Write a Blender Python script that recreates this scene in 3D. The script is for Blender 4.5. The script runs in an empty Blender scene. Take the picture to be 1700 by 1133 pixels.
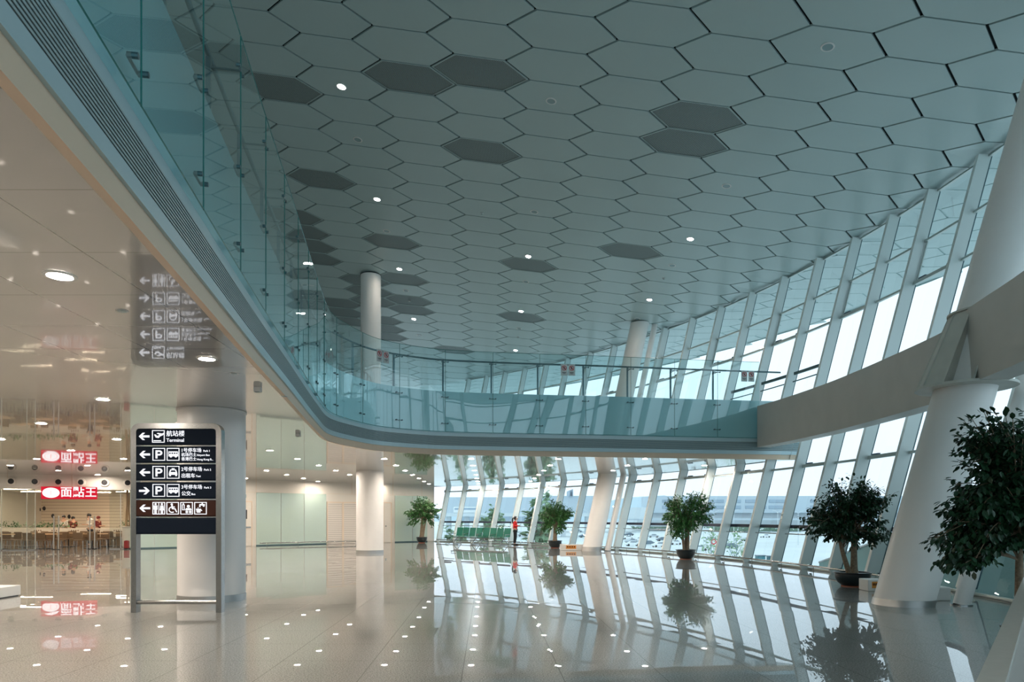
import bpy, bmesh, math, random
from math import sin, cos, pi, radians, sqrt, atan2
from mathutils import Vector, Matrix
random.seed(7)
SC = bpy.context.scene
COL = SC.collection
# ------------------------------------------------------------------ camera
cam = bpy.data.cameras.new('camera'); camo = bpy.data.objects.new('camera', cam); COL.objects.link(camo)
cam.lens = 24; cam.sensor_width = 36; cam.shift_y = 292.5/1700
cam.clip_start = .05; cam.clip_end = 5000
camo.location = (0, 0, 1.6); camo.rotation_euler = (radians(90), 0, 0)
SC.camera = camo
# ------------------------------------------------------------------ sky and exposure
W = bpy.data.worlds.new('sky'); SC.world = W; W.use_nodes = True
nt = W.node_tree; bg = nt.nodes['Background']
tc = nt.nodes.new('ShaderNodeTexCoord'); sp = nt.nodes.new('ShaderNodeSeparateXYZ'); rp = nt.nodes.new('ShaderNodeValToRGB')
nt.links.new(tc.outputs['Generated'], sp.inputs[0]); nt.links.new(sp.outputs['Z'], rp.inputs[0]); nt.links.new(rp.outputs[0], bg.inputs[0])
rp.color_ramp.elements[0].position = 0.0; rp.color_ramp.elements[0].color = (.72, .84, .97, 1)
rp.color_ramp.elements[1].position = .5; rp.color_ramp.elements[1].color = (.80, 1.0, 1.08, 1)
bg.inputs[1].default_value = 1.15
SC.view_settings.view_transform = 'Standard'; SC.view_settings.look = 'None'
SC.view_settings.exposure = 0.45; SC.view_settings.gamma = 1; SC.view_settings.use_curve_mapping = False
cy = SC.cycles
cy.use_denoising = True; cy.max_bounces = 9; cy.diffuse_bounces = 4; cy.glossy_bounces = 5; cy.transmission_bounces = 4
cy.transparent_max_bounces = 28; cy.sample_clamp_indirect = 4; cy.caustics_reflective = False; cy.caustics_refractive = False

# ------------------------------------------------------------------ materials
def nn(nt, t, **k):
    n = nt.nodes.new(t)
    for a, b in k.items(): setattr(n, a, b)
    return n
def mat(name, col, rough=.5, metal=0, spec=.5, noise=0, nscale=20, emit=None, estr=0, coat=0, croug=.03, bump=0, bscale=30):
    m = bpy.data.materials.new(name); m.use_nodes = True; t = m.node_tree; p = t.nodes['Principled BSDF']
    p.inputs['Base Color'].default_value = (*col, 1); p.inputs['Roughness'].default_value = rough
    p.inputs['Metallic'].default_value = metal; p.inputs['Specular IOR Level'].default_value = spec
    p.inputs['Coat Weight'].default_value = coat; p.inputs['Coat Roughness'].default_value = croug
    if emit: p.inputs['Emission Color'].default_value = (*emit, 1); p.inputs['Emission Strength'].default_value = estr
    g = nn(t, 'ShaderNodeTexCoord')
    if noise:
        n = nn(t, 'ShaderNodeTexNoise'); n.inputs['Scale'].default_value = nscale; n.inputs['Detail'].default_value = 4
        t.links.new(g.outputs['Object'], n.inputs['Vector'])
        r = nn(t, 'ShaderNodeValToRGB')
        r.color_ramp.elements[0].position = .3; r.color_ramp.elements[1].position = .7
        r.color_ramp.elements[0].color = (*[c*(1-noise) for c in col], 1); r.color_ramp.elements[1].color = (*[min(1, c*(1+noise)) for c in col], 1)
        t.links.new(n.outputs['Fac'], r.inputs[0]); t.links.new(r.outputs[0], p.inputs['Base Color'])
    if bump:
        n = nn(t, 'ShaderNodeTexNoise'); n.inputs['Scale'].default_value = bscale
        t.links.new(g.outputs['Object'], n.inputs['Vector'])
        b = nn(t, 'ShaderNodeBump'); b.inputs['Strength'].default_value = bump; b.inputs['Distance'].default_value = .02
        t.links.new(n.outputs['Fac'], b.inputs['Height']); t.links.new(b.outputs[0], p.inputs['Normal'])
    return m
def math_(t, op, a, b=None, c=None):
    n = nn(t, 'ShaderNodeMath', operation=op)
    for i, v in enumerate((a, b, c)):
        if v is None: continue
        if hasattr(v, 'links'): t.links.new(v, n.inputs[i])
        else: n.inputs[i].default_value = v
    return n.outputs[0]
def glass(name, tint, refl=.08, rough=0.0, ior=1.5, mixd=None, dcol=(.6, .8, .78)):
    """thin architectural pane: lets light straight through, mirrors by Fresnel"""
    m = bpy.data.materials.new(name); m.use_nodes = True; t = m.node_tree; t.nodes.clear()
    o = nn(t, 'ShaderNodeOutputMaterial'); tr = nn(t, 'ShaderNodeBsdfTransparent'); gl = nn(t, 'ShaderNodeBsdfGlossy')
    mx = nn(t, 'ShaderNodeMixShader'); ge = nn(t, 'ShaderNodeNewGeometry'); dt = nn(t, 'ShaderNodeVectorMath', operation='DOT_PRODUCT')
    tr.inputs[0].default_value = (*tint, 1); gl.inputs['Roughness'].default_value = rough; gl.inputs[0].default_value = (.92, 1, 1, 1)
    t.links.new(ge.outputs['Normal'], dt.inputs[0]); t.links.new(ge.outputs['Incoming'], dt.inputs[1])
    c = math_(t, 'SUBTRACT', 1.0, math_(t, 'ABSOLUTE', dt.outputs['Value']))
    t.links.new(math_(t, 'MULTIPLY_ADD', math_(t, 'POWER', c, 4.0), 1-refl, refl), mx.inputs[0])
    last = tr
    if mixd:
        df = nn(t, 'ShaderNodeBsdfDiffuse'); df.inputs[0].default_value = (*dcol, 1)
        m2 = nn(t, 'ShaderNodeMixShader'); m2.inputs[0].default_value = mixd
        t.links.new(tr.outputs[0], m2.inputs[1]); t.links.new(df.outputs[0], m2.inputs[2]); last = m2
    t.links.new(last.outputs[0], mx.inputs[1]); t.links.new(gl.outputs[0], mx.inputs[2]); t.links.new(mx.outputs[0], o.inputs[0])
    return m
def emat(name, col, s):
    m = bpy.data.materials.new(name); m.use_nodes = True; t = m.node_tree; t.nodes.clear()
    o = nn(t, 'ShaderNodeOutputMaterial'); e = nn(t, 'ShaderNodeEmission'); e.inputs[0].default_value = (*col, 1); e.inputs[1].default_value = s
    t.links.new(e.outputs[0], o.inputs[0]); return m
def grid_lines(t, x0, y0, px, py, w, rot=.036):
    """1 where a joint of the rectangular grid runs (grid aligned with the hall)"""
    g = nn(t, 'ShaderNodeTexCoord'); s = nn(t, 'ShaderNodeSeparateXYZ'); t.links.new(g.outputs['Object'], s.inputs[0])
    X = math_(t, 'MULTIPLY_ADD', s.outputs['Y'], rot, s.outputs['X'])
    out = []
    ids = []
    for v, o, p in ((X, x0, px), (s.outputs['Y'], y0, py)):
        u = math_(t, 'DIVIDE', math_(t, 'SUBTRACT', v, o), p)
        fl = math_(t, 'FLOOR', u); ids.append(fl)
        f = math_(t, 'SUBTRACT', u, fl)
        d = math_(t, 'MULTIPLY', math_(t, 'MINIMUM', f, math_(t, 'SUBTRACT', 1.0, f)), p)
        out.append(math_(t, 'LESS_THAN', d, w/2))
    return out, ids, g
def floor_mat():
    m = mat('polished_granite', (.4, .38, .34), .3, spec=.12, coat=1.0, croug=.004); t = m.node_tree; p = t.nodes['Principled BSDF']
    ln, ids, g = grid_lines(t, -.257, .52, 1.01, 1.01, .009)
    n = nn(t, 'ShaderNodeTexNoise'); n.inputs['Scale'].default_value = 62; n.inputs['Detail'].default_value = 5; n.inputs['Roughness'].default_value = .8
    t.links.new(g.outputs['Object'], n.inputs['Vector'])
    r = nn(t, 'ShaderNodeValToRGB'); e = r.color_ramp.elements
    e[0].position = .40; e[0].color = (.08, .076, .07, 1); e[1].position = .58; e[1].color = (.49, .475, .44, 1)
    t.links.new(n.outputs['Fac'], r.inputs[0])
    mx = nn(t, 'ShaderNodeMix', data_type='RGBA'); mx.inputs['B'].default_value = (.11, .10, .09, 1)
    t.links.new(math_(t, 'MAXIMUM', ln[0], ln[1]), mx.inputs['Factor']); t.links.new(r.outputs[0], mx.inputs['A'])
    t.links.new(mx.outputs['Result'], p.inputs['Base Color'])
    cb = nn(t, 'ShaderNodeCombineXYZ'); t.links.new(ids[0], cb.inputs[0]); t.links.new(ids[1], cb.inputs[1])
    wn = nn(t, 'ShaderNodeTexWhiteNoise'); t.links.new(cb.outputs[0], wn.inputs['Vector'])
    v1 = nn(t, 'ShaderNodeVectorMath', operation='SUBTRACT'); t.links.new(wn.outputs['Color'], v1.inputs[0]); v1.inputs[1].default_value = (.5, .5, .5)
    v2 = nn(t, 'ShaderNodeVectorMath', operation='MULTIPLY'); t.links.new(v1.outputs[0], v2.inputs[0]); v2.inputs[1].default_value = (.0035, .0035, 0)
    ge = nn(t, 'ShaderNodeNewGeometry')
    v3 = nn(t, 'ShaderNodeVectorMath', operation='ADD'); t.links.new(v2.outputs[0], v3.inputs[0]); t.links.new(ge.outputs['Normal'], v3.inputs[1])
    v4 = nn(t, 'ShaderNodeVectorMath', operation='NORMALIZE'); t.links.new(v3.outputs[0], v4.inputs[0])
    t.links.new(v4.outputs[0], p.inputs['Normal']); t.links.new(v4.outputs[0], p.inputs['Coat Normal'])
    return m
def lowceil_mat():
    m = mat('glossy_ceiling_panel', (.45, .43, .40), .22, spec=.6, coat=1, croug=.03); t = m.node_tree; p = t.nodes['Principled BSDF']
    ln, ids, g = grid_lines(t, -3.126, 3.26, 1.02, 1.012, .012)
    mx = nn(t, 'ShaderNodeMix', data_type='RGBA'); mx.inputs['A'].default_value = (.45, .43, .40, 1); mx.inputs['B'].default_value = (.12, .11, .09, 1)
    l2 = math_(t, 'MAXIMUM', ln[0], math_(t, 'MULTIPLY', ln[1], .45))
    t.links.new(l2, mx.inputs['Factor']); t.links.new(mx.outputs['Result'], p.inputs['Base Color'])
    w = nn(t, 'ShaderNodeTexNoise'); w.inputs['Scale'].default_value = 2.2
    mp = nn(t, 'ShaderNodeMapping'); mp.inputs['Scale'].default_value = (1.6, .5, 1); t.links.new(g.outputs['Object'], mp.inputs[0]); t.links.new(mp.outputs[0], w.inputs['Vector'])
    b = nn(t, 'ShaderNodeBump'); b.inputs['Strength'].default_value = .018; b.inputs['Distance'].default_value = .03
    t.links.new(w.outputs['Fac'], b.inputs['Height']); t.links.new(b.outputs[0], p.inputs['Coat Normal'])
    return m
def perf_mat():
    m = mat('perforated_grille', (.1, .13, .13), .5); t = m.node_tree; p = t.nodes['Principled BSDF']
    g = nn(t, 'ShaderNodeTexCoord'); s = nn(t, 'ShaderNodeSeparateXYZ'); t.links.new(g.outputs['Object'], s.inputs[0])
    a = math_(t, 'SINE', math_(t, 'MULTIPLY', math_(t, 'ADD', s.outputs[0], s.outputs[1]), 130))
    b = math_(t, 'SINE', math_(t, 'MULTIPLY', math_(t, 'SUBTRACT', s.outputs[0], s.outputs[1]), 130))
    k = math_(t, 'GREATER_THAN', math_(t, 'ADD', a, b), .45)
    mx = nn(t, 'ShaderNodeMix', data_type='RGBA'); mx.inputs['A'].default_value = (.10, .13, .13, 1); mx.inputs['B'].default_value = (.42, .52, .52, 1)
    t.links.new(k, mx.inputs['Factor']); t.links.new(mx.outputs['Result'], p.inputs['Base Color']); return m
def wave_mat(name, col, col2, scale):
    m = mat(name, col, .5); t = m.node_tree; p = t.nodes['Principled BSDF']
    g = nn(t, 'ShaderNodeTexCoord'); w = nn(t, 'ShaderNodeTexWave', bands_direction='Z'); w.inputs['Scale'].default_value = scale; w.inputs['Distortion'].default_value = 0
    t.links.new(g.outputs['Object'], w.inputs['Vector'])
    r = nn(t, 'ShaderNodeValToRGB'); r.color_ramp.elements[0].color = (*col2, 1); r.color_ramp.elements[1].color = (*col, 1); r.color_ramp.elements[0].position = .0; r.color_ramp.elements[1].position = .25
    t.links.new(w.outputs['Fac'], r.inputs[0]); t.links.new(r.outputs[0], p.inputs['Base Color']); return m
M = dict(
 floor=floor_mat(), lowceil=lowceil_mat(), perf=perf_mat(),
 hexp=mat('hex_ceiling_panel', (.48, .60, .60), .32, spec=.5, noise=.015, nscale=.7),
 dark=mat('dark_void', (.012, .02, .022), .8),
 post=mat('white_steel_paint', (.76, .83, .82), .35),
 colw=mat('white_column_paint', (.90, .88, .86), .38, noise=.01, nscale=3),
 beam=mat('grey_white_concrete_paint', (.62, .60, .56), .5, noise=.03, nscale=2),
 stain=mat('weathered_paint', (.62, .62, .57), .5, noise=.07, nscale=3),
 wall=mat('cream_wall_panel', (.74, .70, .64), .35, noise=.01, nscale=2),
 bulk=mat('warm_bulkhead', (.74, .62, .50), .4),
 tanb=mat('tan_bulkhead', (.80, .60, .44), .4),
 parp=mat('parapet_face_paint', (.40, .36, .32), .5), parc=mat('parapet_cap_stone', (.88, .80, .72), .15, noise=.03),
 band=mat('pale_blue_metal', (.50, .64, .68), .35, metal=.2),
 louv=mat('louvre_metal', (.42, .52, .53), .4, metal=.2),
 steel=mat('brushed_steel', (.44, .45, .45), .25, metal=1, noise=.08, nscale=40),
 steelr=mat('brushed_base_steel', (.5, .5, .49), .42, metal=1),
 dsteel=mat('dark_steel', (.12, .2, .22), .35, metal=.7),
 spand=mat('backpainted_glass', (.52, .80, .85), .25, spec=.9, coat=1, croug=.01),
 gglass=mat('green_backed_glass', (.50, .62, .55), .2, spec=.8, coat=1, croug=.02),
 teal=mat('teal_exterior_glass', (.35, .58, .60), .2, spec=.7),
 frame=mat('aluminium_frame', (.50, .56, .54), .35, metal=.3),
 seal=mat('dark_gasket', (.04, .10, .12), .5),
 hinge=mat('navy_hinge', (.03, .07, .13), .4),
 strip=mat('navy_safety_film', (.012, .02, .045), .5),
 white=mat('white_plastic', (.8, .8, .78), .4),
 black=mat('black_plastic', (.015, .015, .018), .35),
 navy=mat('sign_navy', (.004, .010, .022), .6, spec=.15),
 brown=mat('sign_brown', (.05, .018, .012), .6, spec=.15),
 signw=emat('sign_glow', (.92, .94, 1.0), 1.0),
 lamp=emat('lamp_glow', (1.0, .88, .75), 380),
 lampu=emat('upper_lamp_glow', (1.0, .88, .74), 160),
 off=mat('unlit_lamp_lens', (.30, .42, .44), .2, spec=.8),
 red=emat('red_lightbox', (.80, .02, .045), .62),
 redw=emat('lightbox_white', (1.0, .94, .95), .95),
 strip_l=emat('warm_strip_glow', (1.0, .78, .54), 60),
 greens=mat('green_seat_panel', (.0, .16, .11), .45),
 pot=mat('glazed_pot', (.006, .014, .018), .3, coat=.25),
 potred=mat('terracotta', (.35, .10, .05), .6),
 soil=mat('soil', (.05, .035, .025), .9, noise=.3),
 bark=mat('bark', (.24, .18, .12), .8, noise=.3, nscale=25, bump=.4),
 leaf=mat('leaf_green', (.05, .17, .045), .38, noise=.45, nscale=5),
 leafd=mat('leaf_dark_green', (.014, .055, .022), .38, noise=.45, nscale=5),
 redc=mat('red_jacket', (.75, .015, .012), .7, noise=.05), blackc=mat('black_trousers', (.012, .014, .02), .8), skin=mat('skin', (.62, .38, .27), .5),
 hair=mat('black_hair', (.012, .01, .012), .4), whitec=mat('white_cloth', (.7, .68, .64), .8), maroon=mat('maroon_cloth', (.16, .02, .02), .8),
 wood=mat('pale_wood', (.50, .33, .18), .45, noise=.15), chair=mat('brown_chair', (.17, .11, .06), .5), orange=mat('orange_notice', (.75, .30, .05), .5),
 cafe=wave_mat('ribbed_cafe_wall', (.74, .66, .56), (.50, .42, .34), 1.6),
 louvd=wave_mat('louvred_door', (.72, .67, .62), (.34, .31, .28), 2.8),
 ground=mat('pale_paving', (.60, .64, .66), .9, noise=.06, nscale=.05),
 road=mat('road_grey', (.42, .48, .52), .9), hazeb=mat('hazed_grey_cladding', (.50, .58, .65), .8), hazew=mat('hazed_window_band', (.32, .41, .50), .5),  # air haze is put into the pale cladding and window band colours
 hazel=mat('hazed_light_concrete', (.60, .66, .70), .8), hill=mat('hazed_hill', (.60, .72, .80), 1), shrub=mat('pale_shrub', (.22, .32, .24), .9, noise=.2, nscale=1),  # concrete and hill paled too, haze mixed into their colour
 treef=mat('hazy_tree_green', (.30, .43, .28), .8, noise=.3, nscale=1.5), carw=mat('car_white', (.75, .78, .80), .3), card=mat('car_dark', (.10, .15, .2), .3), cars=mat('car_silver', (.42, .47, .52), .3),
 tealbox=mat('teal_bin', (.08, .25, .30), .5), redx=mat('prohibition_red', (.7, .02, .03), .5), paper=mat('paper_white', (.85, .85, .85), .6), extred=mat('extinguisher_red', (.2, .012, .012), .4),
 clear=glass('window_glass', (.90, .965, .975), .06), bal=glass('balustrade_glass', (.76, .90, .91), .09, mixd=None), shop=glass('shopfront_glass', (.93, .96, .95), .06),
 edge=mat('glass_green_edge', (.02, .17, .15), .2),
)

_p = M['paper'].node_tree; _o = _p.nodes['Material Output']; _t = nn(_p, 'ShaderNodeBsdfTranslucent'); _t.inputs[0].default_value = (.8, .85, .85, 1)
_m = nn(_p, 'ShaderNodeMixShader'); _m.inputs[0].default_value = .6; _p.links.new(_p.nodes['Principled BSDF'].outputs[0], _m.inputs[1]); _p.links.new(_t.outputs[0], _m.inputs[2]); _p.links.new(_m.outputs[0], _o.inputs[0])

# ------------------------------------------------------------------ mesh helpers
def link(name, me, m=None, parent=None):
    o = bpy.data.objects.new(name, me); COL.objects.link(o)
    if m is not None:
        for x in (m if isinstance(m, (list, tuple)) else [m]): me.materials.append(x)
    if parent is not None: o.parent = parent
    return o
def bo(name, bm, m, parent=None, smooth=False, keep=False):
    me = bpy.data.meshes.new(name); bmesh.ops.recalc_face_normals(bm, faces=bm.faces[:])
    bm.to_mesh(me)
    if not keep: bm.free()
    if smooth:
        for p in me.polygons: p.use_smooth = True
        me.set_sharp_from_angle(angle=radians(50))
    return link(name, me, m, parent)
def py(name, V, F, m, parent=None, smooth=False, mi=None):
    me = bpy.data.meshes.new(name); me.from_pydata([tuple(v) for v in V], [], F); me.update()
    if smooth:
        for p in me.polygons: p.use_smooth = True
    if mi:
        for p, i in zip(me.polygons, mi): p.material_index = i
    return link(name, me, m, parent)
def empty(name, loc=(0, 0, 0), rz=0):
    o = bpy.data.objects.new(name, None); COL.objects.link(o); o.location = loc; o.rotation_euler = (0, 0, rz); o.empty_display_size = .1
    return o
def tag(o, label=None, cat=None, group=None, kind=None):
    if label: o['label'] = label
    if cat: o['category'] = cat
    if group: o['group'] = group
    if kind: o['kind'] = kind
    return o
def box(bm, c, s, mt=None):
    r = bmesh.ops.create_cube(bm, size=1)['verts']
    bmesh.ops.scale(bm, vec=s, verts=r)
    if mt is not None: bmesh.ops.transform(bm, matrix=mt, verts=r)
    bmesh.ops.translate(bm, vec=c, verts=r); return r
def rbox(bm, c, s, b=.01, mt=None, seg=2):
    t = bmesh.new(); box(t, (0, 0, 0), s)
    bmesh.ops.bevel(t, geom=t.edges[:], offset=b, segments=seg, affect='EDGES', profile=.5)
    mm = Matrix.Translation(c) @ (mt.to_4x4() if mt is not None else Matrix())
    bmesh.ops.transform(t, matrix=mm, verts=t.verts[:])
    me = bpy.data.meshes.new('tmp'); t.to_mesh(me); t.free(); bm.from_mesh(me); bpy.data.meshes.remove(me)
def tube(bm, a, b, r, r2=None, n=10, caps=True):
    a = Vector(a); b = Vector(b); d = b-a; L = d.length
    if L < 1e-6: return
    q = d.to_track_quat('Z', 'Y').to_matrix().to_4x4()
    bmesh.ops.create_cone(bm, cap_ends=caps, segments=n, radius1=r, radius2=r if r2 is None else r2, depth=L, matrix=Matrix.Translation((a+b)/2) @ q)
def pipe(bm, pts, r, n=8, closed=False):
    """continuous tube along points"""
    P = [Vector(p) for p in pts]; rings = []
    for i, p in enumerate(P):
        a = P[i-1] if i else p; b = P[i+1] if i < len(P)-1 else p
        d = (b-a).normalized(); up = Vector((0, 0, 1)) if abs(d.z) < .9 else Vector((1, 0, 0))
        s = d.cross(up).normalized(); u = s.cross(d)
        rr = r[i] if isinstance(r, (list, tuple)) else r
        rings.append([bm.verts.new(p + (s*cos(2*pi*k/n)+u*sin(2*pi*k/n))*rr) for k in range(n)])
    for A, B in zip(rings, rings[1:]):
        for k in range(n): bm.faces.new((A[k], A[(k+1) % n], B[(k+1) % n], B[k]))
    bm.faces.new(rings[0][::-1]); bm.faces.new(rings[-1])
def disc(bm, c, r, n=24, z=None):
    bmesh.ops.create_circle(bm, cap_ends=True, segments=n, radius=r, matrix=Matrix.Translation(c))
def lathe(bm, prof, n=28, c=(0, 0, 0), a0=0):
    R = []
    for r, z in prof: R.append([bm.verts.new((c[0]+r*cos(2*pi*k/n+a0), c[1]+r*sin(2*pi*k/n+a0), c[2]+z)) for k in range(n)])
    for A, B in zip(R, R[1:]):
        for k in range(n): bm.faces.new((A[k], A[(k+1) % n], B[(k+1) % n], B[k]))
    if abs(prof[0][0]-prof[-1][0]) < 1e-6 and prof[0][0] > .04:
        for k in range(n): bm.faces.new((R[-1][k], R[-1][(k+1) % n], R[0][(k+1) % n], R[0][k]))
        return
    if prof[0][0] > 1e-4: bm.faces.new(R[0][::-1])
    if prof[-1][0] > 1e-4: bm.faces.new(R[-1])
def sweep(name, path, prof, m, parent=None, side=1, mi=None, smooth=False):
    """prof: (offset to the right of travel, z); path: plan points"""
    n = len(path); V = []; F = []; I = []
    for i in range(n):
        a = Vector(path[max(0, i-1)][:2]); b = Vector(path[min(n-1, i+1)][:2]); d = (b-a).normalized()
        nr = Vector((d.y, -d.x))*side
        for o, z in prof: V.append((path[i][0]+nr.x*o, path[i][1]+nr.y*o, z))
    k = len(prof)
    for i in range(n-1):
        for j in range(k-1):
            F.append((i*k+j, (i+1)*k+j, (i+1)*k+j+1, i*k+j+1)); I.append(mi[j] if mi else 0)
    return py(name, V, F, m, parent, mi=I, smooth=smooth)
def closed_sweep(name, path, prof, m, parent=None):
    o = sweep(name, path, prof+[prof[0]], m, parent)
    return o
ORD = ['first', 'second', 'third', 'fourth', 'fifth', 'sixth', 'seventh', 'eighth', 'ninth', 'tenth', 'eleventh', 'twelfth', 'thirteenth', 'fourteenth', 'fifteenth', 'sixteenth', 'seventeenth', 'eighteenth', 'nineteenth', 'twentieth',
       'twenty-first', 'twenty-second', 'twenty-third', 'twenty-fourth', 'twenty-fifth', 'twenty-sixth', 'twenty-seventh', 'twenty-eighth', 'twenty-ninth', 'thirtieth'] + ['%dth' % k for k in range(31, 90)]

# ------------------------------------------------------------------ plan geometry
CX, CY, R0, K = -26.6, 15.7, 36.1, .277       # centre, radius and outward lean of the glazed wall
def ring(th, r=R0, z=0, lean=True):
    t = radians(th); rr = r+(K*z if lean else 0); return Vector((CX+rr*cos(t), CY+rr*sin(t), z))
def at(x, y, Y): return Vector(((x-850)/1133*Y, Y, 1.6+(859-y)/1133*Y))
ZC = 11.05
def zc(x, y):
    r = sqrt((x-CX)**2+(y-CY)**2); return ZC+.15*max(0, 39.16-r)
ctrl = [(-.7, -6), (-1.2, -3), (-1.76, 0), (-2.3, 3.09), (-2.85, 6.15), (-3.37, 9.05), (-3.84, 11.8), (-4.3, 14.4), (-4.62, 16.3), (-4.83, 17.6), (-4.87, 18.5), (-4.66, 19.55), (-4.12, 20.95), (-2.95, 21.95), (-1.78, 22.42), (.6, 22.85), (3.07, 23.2), (6.96, 23.85), (8.8, 24.13), (10.35, 24.37)]
def catmull(P, step=.25):
    out = []; P = [P[0]]+list(P)+[P[-1]]
    for i in range(1, len(P)-2):
        p0, p1, p2, p3 = [Vector(p) for p in P[i-1:i+3]]; L = (p2-p1).length; n = max(1, round(L/step))
        for k in range(n):
            t = k/n; out.append(.5*((2*p1)+(p2-p0)*t+(2*p0-5*p1+4*p2-p3)*t*t+(-p0+3*p1-3*p2+p3)*t**3))
    out.append(Vector(P[-1])); return [tuple(v) for v in out]
EDGE = catmull(ctrl)
def offpath(path, o):
    out = []
    for i in range(len(path)):
        a = Vector(path[max(0, i-1)]); b = Vector(path[min(len(path)-1, i+1)]); d = (b-a).normalized(); out.append((path[i][0]+d.y*o, path[i][1]-d.x*o))
    return out
def arclen(path):
    s = [0]
    for a, b in zip(path, path[1:]): s.append(s[-1]+(Vector(b)-Vector(a)).length)
    return s
def point_at(path, S, s):
    for i in range(len(S)-1):
        if S[i+1] >= s: break
    t = (s-S[i])/(S[i+1]-S[i]); a = Vector(path[i]); b = Vector(path[i+1]); d = (b-a).normalized()
    return a.lerp(b, t), d
THW = 53.4
CORNER = (-5.1, 44.75); KINK = (-19.0, 34.2); SHOPL = (-30.0, 30.7)
def poly_obj(name, pts, z, m, thick=0, parent=None):
    bm = bmesh.new(); f = bm.faces.new([bm.verts.new((p[0], p[1], z)) for p in pts])
    if thick:
        r = bmesh.ops.extrude_face_region(bm, geom=[f]); bmesh.ops.translate(bm, vec=(0, 0, thick), verts=[v for v in r['geom'] if isinstance(v, bmesh.types.BMVert)])
    return bo(name, bm, m, parent)

# ------------------------------------------------------------------ floor, lower ceiling, slab
arc = [tuple(ring(t, 36.3)[:2]) for t in [-52+k*2 for k in range(53)]]
arc = [a for a in arc if a[1] < 44.5]
tag(poly_obj('floor', arc+[(-5.0, 44.8), (-5.0, 50), (-45, 50), (-45, -13), (arc[0][0], -13)], -.35, M['floor'], .35), kind='structure')
thb = math.degrees(atan2(24.37-CY, 10.35-CX))
ringc = [tuple(ring(t, R0-.02, 3.65)[:2]) for t in [thb+(THW-thb)*k/24 for k in range(25)]]
lc = offpath(EDGE, -.08)+ringc[1:]+[KINK, SHOPL, (-30, -6)]
tag(poly_obj('ceiling.001', lc, 3.65, M['lowceil'], .05), kind='structure')
ringf = [tuple(ring(t, R0-.02, 5.7)[:2]) for t in [thb+(THW+6-thb)*k/24 for k in range(25)]]
tag(poly_obj('floor.001', offpath(EDGE, -.65)+ringf[1:]+[(-26, 52), (-30, 52), (-30, -6)], 5.45, M['wall'], .25), kind='structure')
# fascia: bulkhead, band, louvres, band
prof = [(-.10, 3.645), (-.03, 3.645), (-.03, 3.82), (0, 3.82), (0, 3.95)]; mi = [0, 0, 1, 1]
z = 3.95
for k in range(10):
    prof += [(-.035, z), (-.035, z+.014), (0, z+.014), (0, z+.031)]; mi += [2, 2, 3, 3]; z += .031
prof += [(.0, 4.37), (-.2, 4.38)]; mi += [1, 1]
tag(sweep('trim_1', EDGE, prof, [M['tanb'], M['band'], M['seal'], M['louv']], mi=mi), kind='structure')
tag(sweep('trim_2', EDGE, [(-.06, 4.38), (-.06, 5.72), (-.7, 5.74)], [M['spand']]), kind='structure')
tag(sweep('trim_3', [tuple(ring(t)[:2]) for t in [thb+(THW+4-thb)*k/24 for k in range(25)]], [(-.38-K*3.6, 3.66), (-.38-K*5.6, 5.6)], [M['wall']], side=-1), kind='structure')

# ------------------------------------------------------------------ balustrade
def build_balustrade():
    root = tag(empty('glass_balustrade', (-4.87, 18.5, 4.38)), 'curved frameless glass balustrade with steel handrail running round the balcony edge', 'balustrade')
    inv = Matrix.Translation((4.87, -18.5, -4.38))
    gp = offpath(EDGE, .06); S = arclen(gp)
    rail = [p for p in offpath(EDGE, -.28) if p[0] < 9.85]
    def loc(o): o.data.transform(inv); return o
    # joints measured along the edge
    s0 = next(S[i] for i in range(len(gp)) if gp[i][1] >= 4.78)
    js = []; s = s0-1.62*7
    while s < S[-1]-.8: js.append(s); s += 1.58
    js = [j for j in js if j > 0]
    zt = 7.06
    for a, b in zip(js, js[1:]):
        pts = []; n = 6
        for k in range(n+1):
            p, d = point_at(gp, S, a+.008+(b-a-.016)*k/n); pts.append(p)
        V = []; F = []
        for p in pts: V += [(p.x, p.y, 4.39), (p.x, p.y, zt)]
        for k in range(n): F.append((2*k, 2*k+2, 2*k+3, 2*k+1))
        pane = loc(py('glass_pane', V, F, M['bal'], root, smooth=True))
        bm = bmesh.new()
        for k in range(n):
            for zz in (4.39, zt): tube(bm, (*pts[k], zz), (*pts[k+1], zz), .007, n=4)
        for p in (pts[0],): tube(bm, (*p, 4.39), (*p, zt), .007, n=4)
        e = bo('glass_edge', bm, M['edge'], pane); loc(e)
        # point fixings each side of the joint
        p, d = point_at(gp, S, a); nrm = Vector((d.y, -d.x))
        for zz in (4.66, 5.52):
            bm = bmesh.new()
            for sg in (-1, 1):
                q = p+d*.1*sg
                tube(bm, (*(q+nrm*.02), zz), (*(q-nrm*.05), zz), .022, n=8)
            tube(bm, (*(p-d*.1-nrm*.05), zz), (*(p+d*.1-nrm*.05), zz), .012, n=6)
            loc(bo('point_fixing', bm, M['dsteel'], root))
        # stanchion on the slab with top arm
        bm = bmesh.new(); q = p-nrm*.34
        box(bm, (q.x, q.y, 6.23), (.05, .05, 1.08), Matrix.Rotation(atan2(d.y, d.x), 3, 'Z'))
        tube(bm, (*q, 6.66), (*(p), 6.66), .014, n=6); tube(bm, (*(p-d*.12), 6.66), (*(p+d*.12), 6.66), .012, n=6)
        tube(bm, (*(p-d*.1+nrm*.02), 6.66), (*(p-d*.1-nrm*.03), 6.66), .022, n=8); tube(bm, (*(p+d*.1+nrm*.02), 6.66), (*(p+d*.1-nrm*.03), 6.66), .022, n=8)
        loc(bo('stanchion', bm, M['dsteel'], root))
    bm = bmesh.new(); pipe(bm, [(x, y, 6.80) for x, y in rail], .03, 8); loc(bo('handrail', bm, M['dsteel'], root, smooth=True))
    return js, gp, S
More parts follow.
